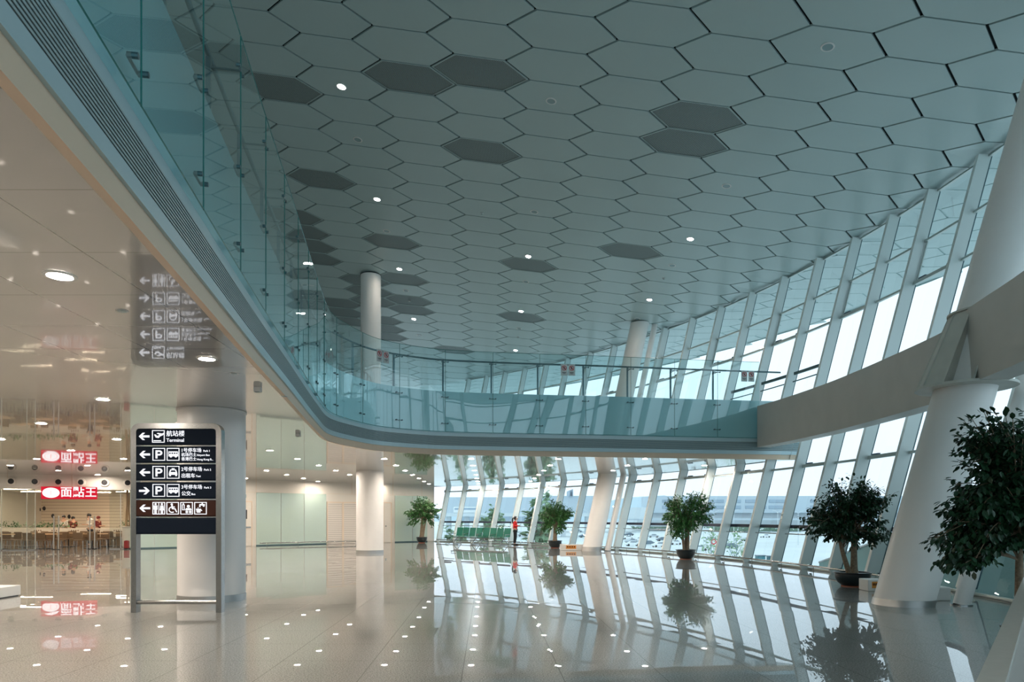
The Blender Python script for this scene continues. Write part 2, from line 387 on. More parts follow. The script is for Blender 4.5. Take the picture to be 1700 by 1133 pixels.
js, gp, GS = build_balustrade()
# warning stickers on the glass
def sticker(p, d, label):
    root = tag(empty('warning_sticker', (p.x, p.y, 6.55), atan2(d.y, d.x)), label, 'sign', 'paired prohibition stickers on the balustrade glass')
    bm = bmesh.new(); box(bm, (0, 0, 0), (.23, .006, .38)); bo('backing', bm, M['paper'], root)
    bm = bmesh.new()
    for k in range(20):
        a, b = 2*pi*k/20, 2*pi*(k+1)/20; tube(bm, (.075*cos(a), -.006, .06+.075*sin(a)), (.075*cos(b), -.006, .06+.075*sin(b)), .008, n=6)
    tube(bm, (-.052, -.006, .112), (.052, -.006, .008), .009, n=6); bo('prohibition_ring', bm, M['redx'], root)
    bm = bmesh.new(); box(bm, (0, -.004, .065), (.03, .004, .08)); box(bm, (.015, -.004, .04), (.05, .004, .02)); box(bm, (0, -.004, -.09), (.13, .003, .02)); box(bm, (0, -.004, -.13), (.09, .003, .012)); bo('pictogram', bm, M['black'], root)
for x, nm in ((629, 'beside the round upper column'), (936, 'in front of the window wall posts'), (1238, 'near the concrete beam')):
    best = min(range(len(gp)), key=lambda i: abs(850+1133*gp[i][0]/gp[i][1]-x) if gp[i][1] > 18.6 else 9e9)
    p = Vector(gp[best]); d = (Vector(gp[best+1])-p).normalized(); nr = Vector((d.y, -d.x))
    sticker(p+nr*.02, d, 'left prohibition sticker on the balcony glass '+nm); sticker(p+d*.26+nr*.02, d, 'right prohibition sticker on the balcony glass '+nm)

# ------------------------------------------------------------------ hexagonal ceiling
O = Vector((-2.73, 17.03)); U = Vector((1.281, -.0274)); Vv = Vector((-.0242, .7037)); r3 = sqrt(3)
def hexc(c, j):                       # column c, row j
    return O+U*(1.5*c)+Vv*(r3*(j+(.5 if c % 2 else 0)))
def hexv(cn, k=1.0):
    return [cn+(U*cos(a)+Vv*sin(a))*k for a in [pi/3*i for i in range(6)]]
def hit(x, y):
    """where the sight line through a photo point meets the upper ceiling"""
    lo, hi = 1, 70
    for _ in range(50):
        m = (lo+hi)/2; p = at(x, y, m)
        if p.z > zc(p.x, p.y): hi = m
        else: lo = m
    return at(x, y, lo)
def nearest(x, y):
    p = hit(x, y); return min(CELLS, key=lambda k: (CELLS[k]-p.xy).length)
CELLS = {}
for c in range(-16, 12):
    for j in range(-22, 34):
        cn = hexc(c, j); r = (cn-Vector((CX, CY))).length
        if cn.x > -27 and cn.y > -9.5 and r < 44.3: CELLS[(c, j)] = cn
vent_px = [(478, 155), (677, 133), (797, 122), (1155, 199), (1131, 242), (797, 256), (533, 305), (650, 405), (875, 445), (1041, 423), (862, 531), (750, 581),
           (515, 366), (528, 388), (540, 410), (548, 432), (578, 463), (588, 481), (603, 497), (560, 500), (640, 468), (690, 515), (585, 535), (655, 532), (600, 520), (650, 545), (620, 560), (660, 500)]
VENT = []
for p in vent_px:
    k = nearest(*p)
    if k not in VENT: VENT.append(k)
def hex_mesh(cells, gap=.043):
    V = []; F = []
    for cn in cells:
        cor = hexv(cn, 1-gap/1.3); b = len(V)
        for v in cor: V.append((v.x, v.y, zc(v.x, v.y)))
        for v in cor: V.append((v.x, v.y, zc(v.x, v.y)+.05))
        F.append(tuple(range(b, b+6)))
        for i in range(6): F.append((b+i, b+(i+1) % 6, b+6+(i+1) % 6, b+6+i))
    return V, F
V, F = hex_mesh([cn for k, cn in CELLS.items() if k not in VENT])
tag(py('ceiling', V, F, M['hexp']), kind='structure')
# dark plenum above the panels
V = []; F = []
rad = [0, 4, 8, 12, 16, 20, 24, 28, 32, 36, 39.16, 44.9]; ths = [radians(-60+5*k) for k in range(37)]
for r in rad:
    for t in ths: V.append((CX+r*cos(t), CY+r*sin(t), ZC+.15*max(0, 39.16-r)+.09))
for i in range(len(rad)-1):
    for j in range(len(ths)-1): F.append((i*37+j, i*37+j+1, (i+1)*37+j+1, (i+1)*37+j))
tag(py('ceiling.002', V, F, M['dark']), kind='structure')
V = []; F = []
for i, t in enumerate(ths):
    for r in (39.2, 45.0): V.append((CX+r*cos(t), CY+r*sin(t), ZC+.035))
    if i: F.append((2*i-2, 2*i, 2*i+1, 2*i-1))
tag(py('trim_8', V, F, M['hexp']), kind='structure')
V = []; F = []
for i, t in enumerate(ths):
    for r, z in ((44.9, ZC-.02), (44.9, ZC+.5)): V.append((CX+r*cos(t), CY+r*sin(t), z))
    if i: F.append((2*i-2, 2*i, 2*i+1, 2*i-1))
tag(py('trim_4', V, F, M['hexp']), kind='structure')
for n, k in enumerate(VENT):
    cn = CELLS[k]; o = tag(empty('ceiling_vent', (cn.x, cn.y, zc(*cn))), None, 'ceiling vent', 'dark perforated hexagonal vents in the upper ceiling')
    px = 850+1133*cn.x/cn.y; pyy = 859-1133*(zc(*cn)-1.6)/cn.y
    o['px'] = px; o['py'] = pyy
    def L(k_, dz): return [(v.x-cn.x, v.y-cn.y, zc(v.x, v.y)-zc(*cn)+dz) for v in hexv(cn, k_)]
    py('grille', L(.94, .012), [tuple(range(6))], M['perf'], o)
    A = L(.94, .0)+L(.975, .0)+L(.975, .03)+L(.94, .03)
    F = []
    for a in range(3):
        for i in range(6): F.append((a*6+i, a*6+(i+1) % 6, a*6+6+(i+1) % 6, a*6+6+i))
    py('frame', A, F, M['hexp'], o)
vs = sorted([o for o in bpy.data.objects if o.name.startswith('ceiling_vent')], key=lambda o: (o.location.y))
for i, o in enumerate(vs):
    o['label'] = 'dark perforated hexagonal vent in the upper ceiling, %s from the camera' % ('nearest' if i == 0 else ORD[i]+' nearest')
    del o['px'], o['py']

# ------------------------------------------------------------------ lamps
def shared(bmf):
    bm = bmesh.new(); bmf(bm); me = bpy.data.meshes.new('lamp_part'); bmesh.ops.recalc_face_normals(bm, faces=bm.faces[:]); bm.to_mesh(me); bm.free(); return me
def _ring(r1, r2):
    def f(bm): lathe(bm, [(r1, -.012), (r2, -.008), (r2, .0), (r1, .0)], 20)
    return f
RM = shared(_ring(.098, .128)); RM.materials.append(M['white'])
DM = shared(lambda bm: lathe(bm, [(.0005, -.006), (.098, -.006), (.098, .0)], 20)); DM.materials.append(M['lamp'])
DU = DM.copy(); DU.materials.clear(); DU.materials.append(M['lampu'])
DO = DM.copy(); DO.materials.clear(); DO.materials.append(M['off'])
def lamp(x, y, z, dm, label, group, nrm=None, s=1.0):
    o = tag(empty('downlight', (x, y, z)), label, 'downlight', group); o.scale = (s, s, s)
    if nrm is not None: o.rotation_euler = nrm.to_track_quat('Z', 'Y').to_euler()
    a = bpy.data.objects.new('trim_ring', RM); COL.objects.link(a); a.parent = o
    b = bpy.data.objects.new('lens', dm); COL.objects.link(b); b.parent = o
    return o
def inside_low(x, y):
    # left of / beyond the balcony edge, inside the walls
    c = False; P = lc; j = len(P)-1
    for i in range(len(P)):
        if (P[i][1] > y) != (P[j][1] > y) and x < (P[j][0]-P[i][0])*(y-P[i][1])/(P[j][1]-P[i][1])+P[i][0]: c = not c
        j = i
    return c
EDGEI = offpath(EDGE, -.5)
for row in range(-2, 14):
    Y = 5.78+3.03*row
    xs = [-3.62-.036*Y-3.05*m for m in range(-5, 9)]
    ok = [x for x in xs if x > -27 and inside_low(x, Y) and min((Vector((x, Y))-Vector(e)).length for e in EDGE) > .45
          and (Vector((x, Y))-Vector((CX, CY))).length < 36.7 and (Vector((x, Y))-Vector((-5.83, 13.2))).length > .8 and (Vector((x, Y))-Vector((-6.37, 30.6))).length > .8]
    # behind the camera the frame shows nothing
    if Y < 2: ok = [x for x in ok if x > -12]
    for i, x in enumerate(sorted(ok)):
        if Y > 2 and abs(x/Y) > .80: ok_l = 'out of sight'
        lamp(x, Y, 3.648, DM, 'warm downlight in the lower ceiling, %s row from the camera, %s from left' % (ORD[row+2], ORD[i]), 'downlights of the lower ceiling')
def up(x, y, dm, label, group, s=1.0):
    k = nearest(x, y); cn = CELLS[k]; p = hit(x, y); d = (Vector((p.x-CX, p.y-CY))).normalized()
    nrm = Vector((d.x*.15, d.y*.15, 1)).normalized()
    lamp(p.x, p.y, zc(p.x, p.y), dm, label, group, nrm, s)
for i, (x, y) in enumerate([(567, 144), (626, 331), (1146, 397), (877, 426), (663, 447), (1078, 498), (865, 517), (687, 530), (856, 582)]):
    up(x, y, DU, 'lit downlight in the hexagonal upper ceiling, %s from the camera' % ORD[i], 'lit downlights of the upper ceiling', 1.15)
for i, (x, y) in enumerate([(1374, 78), (915, 168), (594, 232), (1206, 309), (887, 352), (642, 384), (1116, 441), (873, 468), (1058, 530), (862, 546), (674, 483), (696, 557)]):
    up(x, y, DO, 'unlit grey downlight in the hexagonal upper ceiling, %s from the camera' % ORD[i], 'unlit downlights of the upper ceiling', 1.15)
def detector(p, label, f=1.0):
    o = tag(empty('smoke_detector', p), label, 'smoke detector', 'small ceiling detectors')
    bm = bmesh.new(); lathe(bm, [(.06, 0), (.06, -.02*f), (.045, -.03*f)], 16); bo('base', bm, M['white'], o)
    bm = bmesh.new(); lathe(bm, [(.04, -.03*f), (.045, -.05*f), (.02, -.06*f)], 16); bo('sensor', bm, M['louv'], o)
for i, (x, y) in enumerate([(800, 354), (1102, 462), (860, 560), (680, 500)]):
    p = hit(x, y); detector((p.x, p.y, p.z-.01), 'small detector between the hexagonal panels, %s from the camera' % ORD[i])
for i, (x, y) in enumerate([(428, 643), (495, 720), (389, 620), (203, 516), (120, 736), (58, 778), (174, 778), (472, 658)]):
    Y = 2.05*1133/(859-y); X = (x-850)/1133*Y
    if i < 2:
        o = tag(empty('motion_sensor', (X, Y, 3.65)), 'small %s box sensor under the glossy lower ceiling' % ('nearer white' if i == 0 else 'farther white'), 'sensor', 'box sensors under the lower ceiling')
        bm = bmesh.new(); rbox(bm, (0, 0, -.04), (.11, .09, .08), .01); bo('housing', bm, M['white'], o); bm = bmesh.new(); box(bm, (0, -.02, -.083), (.07, .05, .006)); bo('lens', bm, M['dsteel'], o)
    else: detector((X, Y, 3.65), 'small round detector in the lower ceiling, %s of its kind from the left' % ORD[sorted([428, 495, 389, 203, 120, 58, 174, 472]).index(x)], .2)

# ------------------------------------------------------------------ glazed wall
TH = [52.6, 50.25, 47.8, 45.25, 42.5, 39.8, 37.0, 34.15, 31.2, 28.3, 25.4, 22.5, 19.5, 16.6, 13.7, 10.95, 8.35, 5.9, 3.1, .2, -2.7, -5.6, -8.5, -11.4, -14.3, -17.2, -20.1, -23, -26, -29, -32, -35, -38, -41, -44, -47, -50]
def lean_box(bm, th, ra, rb, wa, z0, z1):
    t = radians(th); n = Vector((cos(t), sin(t), 0)); s = Vector((-sin(t), cos(t), 0)); v = []
    for z in (z0, z1):
        c = ring(th, R0, z)
        for a, b in ((ra, -wa), (rb, -wa), (rb, wa), (ra, wa)): v.append(bm.verts.new(c+n*a+s*b))
    for f in ((0, 1, 2, 3), (7, 6, 5, 4), (0, 4, 5, 1), (1, 5, 6, 2), (2, 6, 7, 3), (3, 7, 4, 0)): bm.faces.new([v[i] for i in f])
for i, th in enumerate(TH):
    b = ring(th); o = tag(empty('window_post', b), 'slanted white window post, %s from the far left corner' % ORD[i], 'window post', 'slanted posts of the window wall')
    inv = Matrix.Translation(-b)
    for nm, arg, mt in (('blade', (-.37, -.02, .055, .16, ZC), 'post'), ('gasket', (-.02, .03, .03, .12, ZC), 'seal')):
        bm = bmesh.new(); lean_box(bm, th, *arg); x = bo(nm, bm, M[mt], o); x.data.transform(inv)
    bm = bmesh.new(); t = radians(th); n = Vector((cos(t), sin(t), 0))
    c = ring(th, R0-.2, .09); s = Vector((-sin(t), cos(t), 0))
    v = [bm.verts.new(b+n*a+s*q+Vector((0, 0, zz))) for q in (-.03, .03) for a, zz in ((-.26, 0), (-.1, 0), (-.04, .17), (-.34, .17))]
    for f in ((0, 1, 2, 3), (7, 6, 5, 4), (0, 4, 5, 1), (1, 5, 6, 2), (2, 6, 7, 3), (3, 7, 4, 0)): bm.faces.new([v[k] for k in f])
    x = bo('foot', bm, M['post'], o); x.data.transform(inv)
    if th in (28.3,):
        bm = bmesh.new(); lean_box(bm, th+.28, -.3, -.02, .03, .16, ZC); x = bo('stiffener', bm, M['post'], o); x.data.transform(inv)
def bay_quad(bm, ta, tb, z0, z1, dr=0.0, thick=.0, wa=.06):
    A, B = ring(ta, R0+dr, z0), ring(tb, R0+dr, z0); Cc, D = ring(tb, R0+dr, z1), ring(ta, R0+dr, z1)
    if not thick: bm.faces.new([bm.verts.new(p) for p in (A, B, Cc, D)]); return
    A2, B2, C2, D2 = ring(ta, R0+dr-thick, z0), ring(tb, R0+dr-thick, z0), ring(tb, R0+dr-thick, z1), ring(ta, R0+dr-thick, z1)
    v = [bm.verts.new(p) for p in (A, B, Cc, D, A2, B2, C2, D2)]
    for f in ((0, 1, 2, 3), (7, 6, 5, 4), (0, 4, 5, 1), (1, 5, 6, 2), (2, 6, 7, 3), (3, 7, 4, 0)): bm.faces.new([v[k] for k in f])
for i, (ta, tb) in enumerate(zip([THW+3, *TH], TH)):
    g = .09
    if i == 0:
        ta = THW+6; bm = bmesh.new(); bay_quad(bm, ta, tb+g, 5.6, ZC); bay_quad(bm, 53.3, tb+g, .04, 5.6); w = tag(bo('window_1', bm, M['clear']), kind='structure'); op = False; ta = 53.3
    else:
        bm = bmesh.new(); bay_quad(bm, ta-g, tb+g, .04, ZC); w = tag(bo('window_%d' % (i+1), bm, M['clear']), kind='structure')
    op = (i % 2 == 0)
    for zz, h, nm in ((.035, .035, 'sill'), (3.24, .07, 'transom'), (8.25, .07, 'transom'), (9.5, .07, 'transom'), (10.98, .06, 'transom')):
        if zz > 4 and ta == 53.3 and False: continue
        bm = bmesh.new(); bay_quad(bm, ta-g, tb+g, zz, zz+h*(1.5 if op and zz in (3.24, 8.25) else 1), -.01, .09); bo(nm, bm, M['frame'], w)
    if ring(tb)[1] < -3: continue
    bm = bmesh.new(); bay_quad(bm, ta-g, tb+g, 1.23, 1.34, -.005, .006); s_ = bo('safety_strip', bm, M['strip'], w)
    bm = bmesh.new()
    for q in (.55, .6, .7, .75, .8, .85): bay_quad(bm, ta-(ta-tb)*q, ta-(ta-tb)*(q+.022), 1.265, 1.305, -.012, .004)
    bo('marking', bm, M['white'], s_)
    a, b = ring(ta-g-.1, R0-.16, 1.05), ring(tb+g+.1, R0-.16, 1.05)
    bm = bmesh.new(); tube(bm, a, b, .02, n=8); bo('grab_rail', bm, M['steel'], w)
    if op:
        bm = bmesh.new()
        for lo in (3.34, 8.36):
            for q in (.12, .72): bay_quad(bm, ta-(ta-tb)*q, ta-(ta-tb)*(q+.15), lo, lo+.05, -.02, .07)
        bo('hinge', bm, M['hinge'], w)
        bm = bmesh.new()
        for z0, z1 in ((8.36, 9.5),):
            bay_quad(bm, ta-g-.02, ta-g-.09, z0, z1, -.01, .03); bay_quad(bm, tb+g+.09, tb+g+.02, z0, z1, -.01, .03)
        bo('sash_frame', bm, M['frame'], w)
tag(sweep('trim_7', [tuple(ring(54-1.5*k)[:2]) for k in range(70)], [(-.06, .004), (-.06, .035), (.1, .035), (.1, -.3)], [M['frame']], side=-1), kind='structure')
# bumper rail at the foot of the glass
def bumper(pts, label, grp=None):
    root = tag(empty('bumper_rail', (*pts[0][:2], 0)), label, 'rail'); inv = Matrix.Translation((-pts[0][0], -pts[0][1], 0))
    bm = bmesh.new(); pipe(bm, [(p[0], p[1], .16) for p in pts], .03, 8); o = bo('tube', bm, M['steel'], root, smooth=True); o.data.transform(inv)
    S = arclen([p[:2] for p in pts]); s = .4
    while s < S[-1]:
        q, d = point_at([p[:2] for p in pts], S, s); bm = bmesh.new(); tube(bm, (q.x, q.y, 0), (q.x, q.y, .14), .012, n=6); o = bo('leg', bm, M['steel'], root); o.data.transform(inv); s += 1.75
bumper([ring(52.5-1.2*k, R0-.42) for k in range(46)], 'low steel bumper rail curving along the foot of the window wall')
# walkway rail seen against the glass above the concrete beam
root = tag(empty('edge_rail', ring(14, R0-.4, 5.7)), 'short double rail against the glass above the concrete beam', 'rail'); inv = Matrix.Translation(-ring(14, R0-.4, 5.7))
for ta, tb in ((19.5, 16.6), (16.6, 13.7), (13.7, 10.95)):
    for nm, z, w_, q in (('upper_bar', 6.68, .06, .10), ('lower_bar', 6.42, .035, .035)):
        pts = [ring(ta-.35-(ta-tb-.5)*k/4, R0-.2, z) for k in range(5)]
        o = sweep(nm, [p[:2] for p in pts], [(0, z), (w_, z), (w_, z+q), (0, z+q), (0, z)], [M['dsteel']], root); o.data.transform(inv)

# ------------------------------------------------------------------ columns
def column(x, y, z0, z1, r, label, base=.13, lean=None, cap=True):
    o = tag(empty('column', (x, y, z0)), label, 'column')
    lv = Vector((0, 0, 0)) if lean is None else lean
    def cyl(nm, r_, a, b, m, sm=True):
        n = 48; V = []; F = []
        for z in (a, b):
            for k in range(n): V.append((r_*cos(2*pi*k/n)+lv.x*(z), r_*sin(2*pi*k/n)+lv.y*(z), z))
        for k in range(n): F.append((k, (k+1) % n, n+(k+1) % n, n+k))
        F.append(tuple(range(n))[::-1]); F.append(tuple(range(n, 2*n)))
        q = py(nm, V, F, m, o)
        for p in q.data.polygons: p.use_smooth = True
        q.data.set_sharp_from_angle(angle=radians(50))
    cyl('shaft', r, 0, z1-z0, M['colw'])
    if base: cyl('base_ring', r+.012, 0, base, M['steelr'])
    if cap: cyl('top_ring', r+.02, z1-z0-.035 if lean is None else z1-z0-.1, z1-z0-.005, M['dark'] if not lean and z0 > 3 else M['colw'])
    return o
column(-5.80, 13.2, 0, 3.65, .61, 'thick round white column directly behind the direction sign')
column(-6.37, 30.6, 0, 3.65, .60, 'round white column in the middle of the hall under the balcony bend')
column(-6.66, 32.2, 5.7, zc(-6.66, 32.2)-.02, .47, 'round white column standing on the upper balcony level')
n1 = Vector((cos(radians(33)), sin(radians(33)), 0))*K
column(3.75, 32.3, 0, 11.25, .45, 'far leaning round white column beside the small planter tree', base=.2, lean=n1)
n2 = Vector((cos(radians(-5)), sin(radians(-5)), 0))*K
column(7.15, 12.5, 0, 11.7, .50, 'near thick leaning white column passing through the concrete beam', base=.12, lean=n2)
def strut(x, y, lean, label, r=.14, h=11.0):
    o = tag(empty('strut', (x, y, 0)), label, 'strut'); bm = bmesh.new(); tube(bm, (0, 0, .0), (lean.x*h, lean.y*h, h), r, n=20); bo('tube', bm, M['colw'], o, smooth=True)
    bm = bmesh.new(); lathe(bm, [(r+.04, 0), (r+.04, .02), (r+.005, .02)], 20); bo('base_plate', bm, M['steel'], o)
strut(4.52, 32.3, n1, 'thin leaning round strut beside the far leaning column', h=11.2)
strut(8.16, 12.4, n2, 'thin leaning round strut beside the near leaning column')

# ------------------------------------------------------------------ curved concrete beam
bpth = catmull([(8.62, 24.0), (8.96, 22.0), (9.2, 19), (9.09, 14.6), (8.75, 13.0)], .35); bpth2 = catmull([(8.10, 12.25), (7.95, 11.5), (7.55, 9.8), (6.5, 7.0), (4.9, 3.6), (3.2, 0.6)], .35)
Zt, Zb = 5.5, 4.06
bb = empty('beam', (8.62, 24.0, Zb)); tag(bb, 'curved grey concrete beam sweeping from the balcony end towards the upper right', 'beam')
o = sweep('span', bpth, [(0, Zb), (0, Zt), (-.5, Zt), (-.5, Zb), (0, Zb)], [M['beam']], bb); o.data.transform(Matrix.Translation((-8.62, -24.0, -Zb)))
o = sweep('span', bpth2, [(0, 3.95), (0, 5.3), (-.5, 5.3), (-.5, 3.95), (0, 3.95)], [M['beam']], bb); o.data.transform(Matrix.Translation((-8.62, -24.0, -Zb)))
a = Vector(bpth[0]); d = (Vector(bpth[1])-a).normalized(); nr = Vector((d.y, -d.x))
bm = bmesh.new(); bm.faces.new([bm.verts.new((*(a-nr*q), z)) for q, z in ((0, Zb), (0, Zt), (.5, Zt), (.5, Zb))][::-1])
for v in bm.verts: v.co -= Vector((8.62, 24, Zb))
bo('end_face', bm, M['beam'], bb)
# steel collar where the column meets the beam
zc0 = 3.93
cc = Vector((7.15, 12.5, 0))+n2*zc0
cl = tag(empty('column_collar', (cc.x, cc.y, zc0)), 'weathered steel collar with fins clamping the near column to the beam', 'bracket')
def dz(z): return n2*z
bm = bmesh.new(); lathe(bm, [(.47, 0), (.80, 0), (.80, .045), (.47, .045)], 48); bo('bottom_flange', bm, M['stain'], cl)
h = 1.36; bm = bmesh.new(); lathe(bm, [(.47, h), (.62, h), (.62, h+.03), (.47, h+.03)], 40, (n2.x*h, n2.y*h, 0)); bo('top_flange', bm, M['stain'], cl)
for ang in (180, 212, 246, 148):
    t = radians(ang); u = Vector((cos(t), sin(t), 0)); s = Vector((-u.y, u.x, 0))*.012
    P = [u*.45+Vector((0, 0, .045)), u*.78+Vector((0, 0, .045)), u*.6+dz(h)+Vector((0, 0, h)), u*.45+dz(h)+Vector((0, 0, h))]
    bm = bmesh.new(); v = [bm.verts.new(p+s) for p in P]+[bm.verts.new(p-s) for p in P]
    for f in ((0, 1, 2, 3), (7, 6, 5, 4), (0, 4, 5, 1), (1, 5, 6, 2), (2, 6, 7, 3), (3, 7, 4, 0)): bm.faces.new([v[k] for k in f])
    bo('fin', bm, M['stain'], cl)
for a0, a1 in ((148, 180), (180, 212)):
    bm = bmesh.new(); v = []
    for ang in (a0, a1):
        t = radians(ang); u = Vector((cos(t), sin(t), 0)); v += [u*.75+Vector((0, 0, .045)), u*.585+dz(h)+Vector((0, 0, h))]
    bm.faces.new([bm.verts.new(v[k]) for k in (0, 2, 3, 1)]); bo('cover_plate', bm, M['stain'], cl)

# ------------------------------------------------------------------ walls of the lower hall
def wall(name, a, b, z0, z1, m, th=.12, parent=None, dy=0):
    a = Vector((*a[:2], 0)); b = Vector((*b[:2], 0)); d = (b-a).normalized(); n = Vector((d.y, -d.x, 0)) # towards the camera
    bm = bmesh.new(); v = [bm.verts.new(p+n*o+Vector((0, 0, z))) for z in (z0, z1) for p, o in ((a, dy), (b, dy), (b, dy-th), (a, dy-th))]
    for f in ((0, 1, 2, 3), (7, 6, 5, 4), (0, 4, 5, 1), (1, 5, 6, 2), (2, 6, 7, 3), (3, 7, 4, 0)): bm.faces.new([v[k] for k in f])
    return bo(name, bm, m, parent)
def onwall(x, A, B):
    """plan point of wall A-B seen at photo column x"""
    k = (x-850)/1133; A = Vector(A); B = Vector(B); d = B-A
    t = (k*A.y-A.x)/(d.x-k*d.y); return A+d*t
WB = (KINK, CORNER)
wb = tag(wall('wall_back', KINK, CORNER, 0, 3.65, M['wall']), kind='structure')
for x in (425, 505, 584, 652, 700):
    p = onwall(x, *WB); q = onwall(x+.7, *WB); wall('panel_joint', p, q, 2.98, 3.65, M['bulk'], .01, wb, .006)
wall('cornice', KINK, CORNER, 2.97, 2.985, M['bulk'], .01, wb, .008)
def gpanel(xs, label):
    a = onwall(xs[0], *WB)
    root = tag(empty('glass_wall_panel', (a.x, a.y, .06)), label, 'glass panel', 'green glass panels on the back wall')
    for p, q in zip(xs, xs[1:]):
        o = wall('pane', onwall(p+.35, *WB), onwall(q-.35, *WB), .06, 2.96, M['gglass'], .02, None, .05); o.data.transform(Matrix.Translation((-a.x, -a.y, -.06))); o.parent = root
    o = wall('skirting', onwall(xs[0], *WB), onwall(xs[-1], *WB), 0, .06, M['seal'], .02, None, .05); o.data.transform(Matrix.Translation((-a.x, -a.y, -.06))); o.parent = root
gpanel([216, 256, 300, 345], 'green glass wall panel seen through the legs of the direction sign')
gpanel([425, 466, 504.5, 541.5], 'wide green glass wall panel in three panes behind the bumper rail')
gpanel([655, 684, 709], 'narrow teal glass wall panel behind the far left potted tree')
def wdoor(n, x0, x1, ztop, m, louv=False, handle=None, glassx=None):
    o = wall('door_%d' % n, onwall(x0, *WB), onwall(x1, *WB), 0.02, ztop, m, .03, None, .04); tag(o, kind='structure')
    for a, b in ((x0-1.6, x0), (x1, x1+1.6)): wall('door_frame', onwall(a, *WB), onwall(b, *WB), 0, ztop+.06, M['bulk'], .05, o, .06)
    wall('door_frame', onwall(x0-1.6, *WB), onwall(x1+1.6, *WB), ztop, ztop+.07, M['bulk'], .05, o, .06)
    if handle: wall('door_handle', onwall(handle[0], *WB), onwall(handle[1], *WB), 1.0, 1.07, M['steel'], .03, o, .09)
    if glassx: wall('door_window', onwall(glassx[0], *WB), onwall(glassx[1], *WB), 1.5, 2.0, M['black'], .02, o, .05)
    return o
wdoor(1, 401, 417, 2.42, M['wall'], handle=(402, 416), glassx=(407, 410))
wdoor(2, 544, 567.5, 2.44, M['louvd']); wdoor(3, 570.5, 594, 2.44, M['louvd'])
wdoor(4, 637, 648.5, 2.46, M['wall'], handle=(639, 640.5))
d = (Vector(CORNER)-Vector(KINK)).normalized(); nr = Vector((d.y, -d.x))*.45
bumper([onwall(427+k*16.7, *WB)+nr for k in range(11)], 'low steel bumper rail in front of the green glass panel and louvred doors')
exitb = tag(wall('exit_box', onwall(404.5, *WB), onwall(408.5, *WB), 2.66, 2.84, M['tealbox'], .06, None, .07), 'small teal box sign on the wall above the door with the dark window', 'sign')

# ------------------------------------------------------------------ shopfront and cafe
SH = (SHOPL, KINK); S0, S1 = Vector(SHOPL), Vector(KINK); sd = (S1-S0).normalized(); sn = Vector((sd.y, -sd.x))
fa = tag(wall('wall_left', SHOPL, (KINK[0]+.15, KINK[1]+.06), 2.95, 3.65, M['wall'], .25), kind='structure')
for x in (119, 225, 12): wall('panel_joint', onwall(x, *SH), onwall(x+.8, *SH), 2.95, 3.65, M['bulk'], .01, fa, .006)
for i, x in enumerate((19, 58.5, 97.5, 135, 174, 212.5)):
    p = onwall(x, *SH)+sn*.01; o = tag(empty('air_nozzle', (p.x, p.y, 3.31), atan2(sd.y, sd.x)), 'round dark air nozzle on the fascia above the cafe, %s from the left' % ORD[i], 'air nozzle', 'air nozzles above the cafe front')
    rt = Matrix.Rotation(radians(90), 4, 'X')
    bm = bmesh.new(); lathe(bm, [(.13, .0), (.21, 0), (.20, .03), (.13, .05)], 24); bmesh.ops.transform(bm, matrix=rt, verts=bm.verts[:]); bo('collar', bm, M['wall'], o)
    bm = bmesh.new(); lathe(bm, [(.0005, .015), (.13, .0), (.135, .04), (.10, .06)], 24); bmesh.ops.transform(bm, matrix=rt, verts=bm.verts[:]); bo('nozzle', bm, M['black'], o)
for i, (a, b) in enumerate(((-22, 1.4), (2.4, 43.5), (45, 57.5), (181, 199.6), (201.2, 219))):
    p, q = onwall(a, *SH), onwall(b, *SH)
    o = tag(wall('shop_glass', p, q, .05, 2.94, M['shop'], .01, None, -.1), ['clear pane of the cafe shopfront cut by the left edge of the photo', 'widest clear pane of the cafe shopfront', 'narrow clear pane left of the cafe entrance', 'clear pane right of the cafe entrance', 'last clear pane of the cafe shopfront beside the direction sign'][i], 'glass pane', 'cafe shopfront panes')
    wall('bottom_channel', p, q, 0, .05, M['steel'], .05, o, -.08); wall('edge', onwall(b-.4, *SH), onwall(b+.4, *SH), .05, 2.94, M['frame'], .06, o, -.075)
# lightbox sign
def text(s, size, loc, m, name, parent=None, ext=.004, rz=0, align='LEFT', bold=0.0, sx=1):
    c = bpy.data.curves.new('t', 'FONT'); c.body = s; c.size = size; c.extrude = ext; c.align_x = align; c.align_y = 'CENTER'; c.offset = bold; c.resolution_u = 3
    t = bpy.data.objects.new('t', c); COL.objects.link(t); bpy.context.view_layer.update()
    me = bpy.data.meshes.new_from_object(t.evaluated_get(bpy.context.evaluated_depsgraph_get()))
    bpy.data.objects.remove(t); bpy.data.curves.remove(c)
    me.materials.clear(); me.transform(Matrix.Translation(loc) @ Matrix.Rotation(rz, 4, 'Z') @ Matrix.Rotation(radians(90), 4, 'X') @ Matrix.Diagonal((sx, 1, 1, 1)))
    return link(name, me, m, parent)
p0, p1 = onwall(72, *SH), onwall(163, *SH); mid = (p0+p1)/2+sn*.22; ww = (p1-p0).length; zs = 1.6+(859-819)/1133*mid.y
ls = tag(empty('lightbox_sign', (mid.x, mid.y, zs), atan2(sd.y, sd.x)), 'glowing red lightbox sign with white characters above the cafe entrance', 'shop sign')
bm = bmesh.new(); rbox(bm, (0, 0, 0), (ww, .2, .60), .012); bo('box', bm, M['red'], ls)
bm = bmesh.new()
for k in range(32):
    pass
lathe(bm, [(.0005, 0), (.36, 0), (.36, .02), (.0005, .02)], 40); bmesh.ops.transform(bm, matrix=Matrix.Translation((-ww/2+.42, -.105, 0)) @ Matrix.Rotation(radians(90), 4, 'X') @ Matrix.Diagonal((1, .68, 1, 1)), verts=bm.verts[:])
lo = bo('logo', bm, M['redw'], ls)
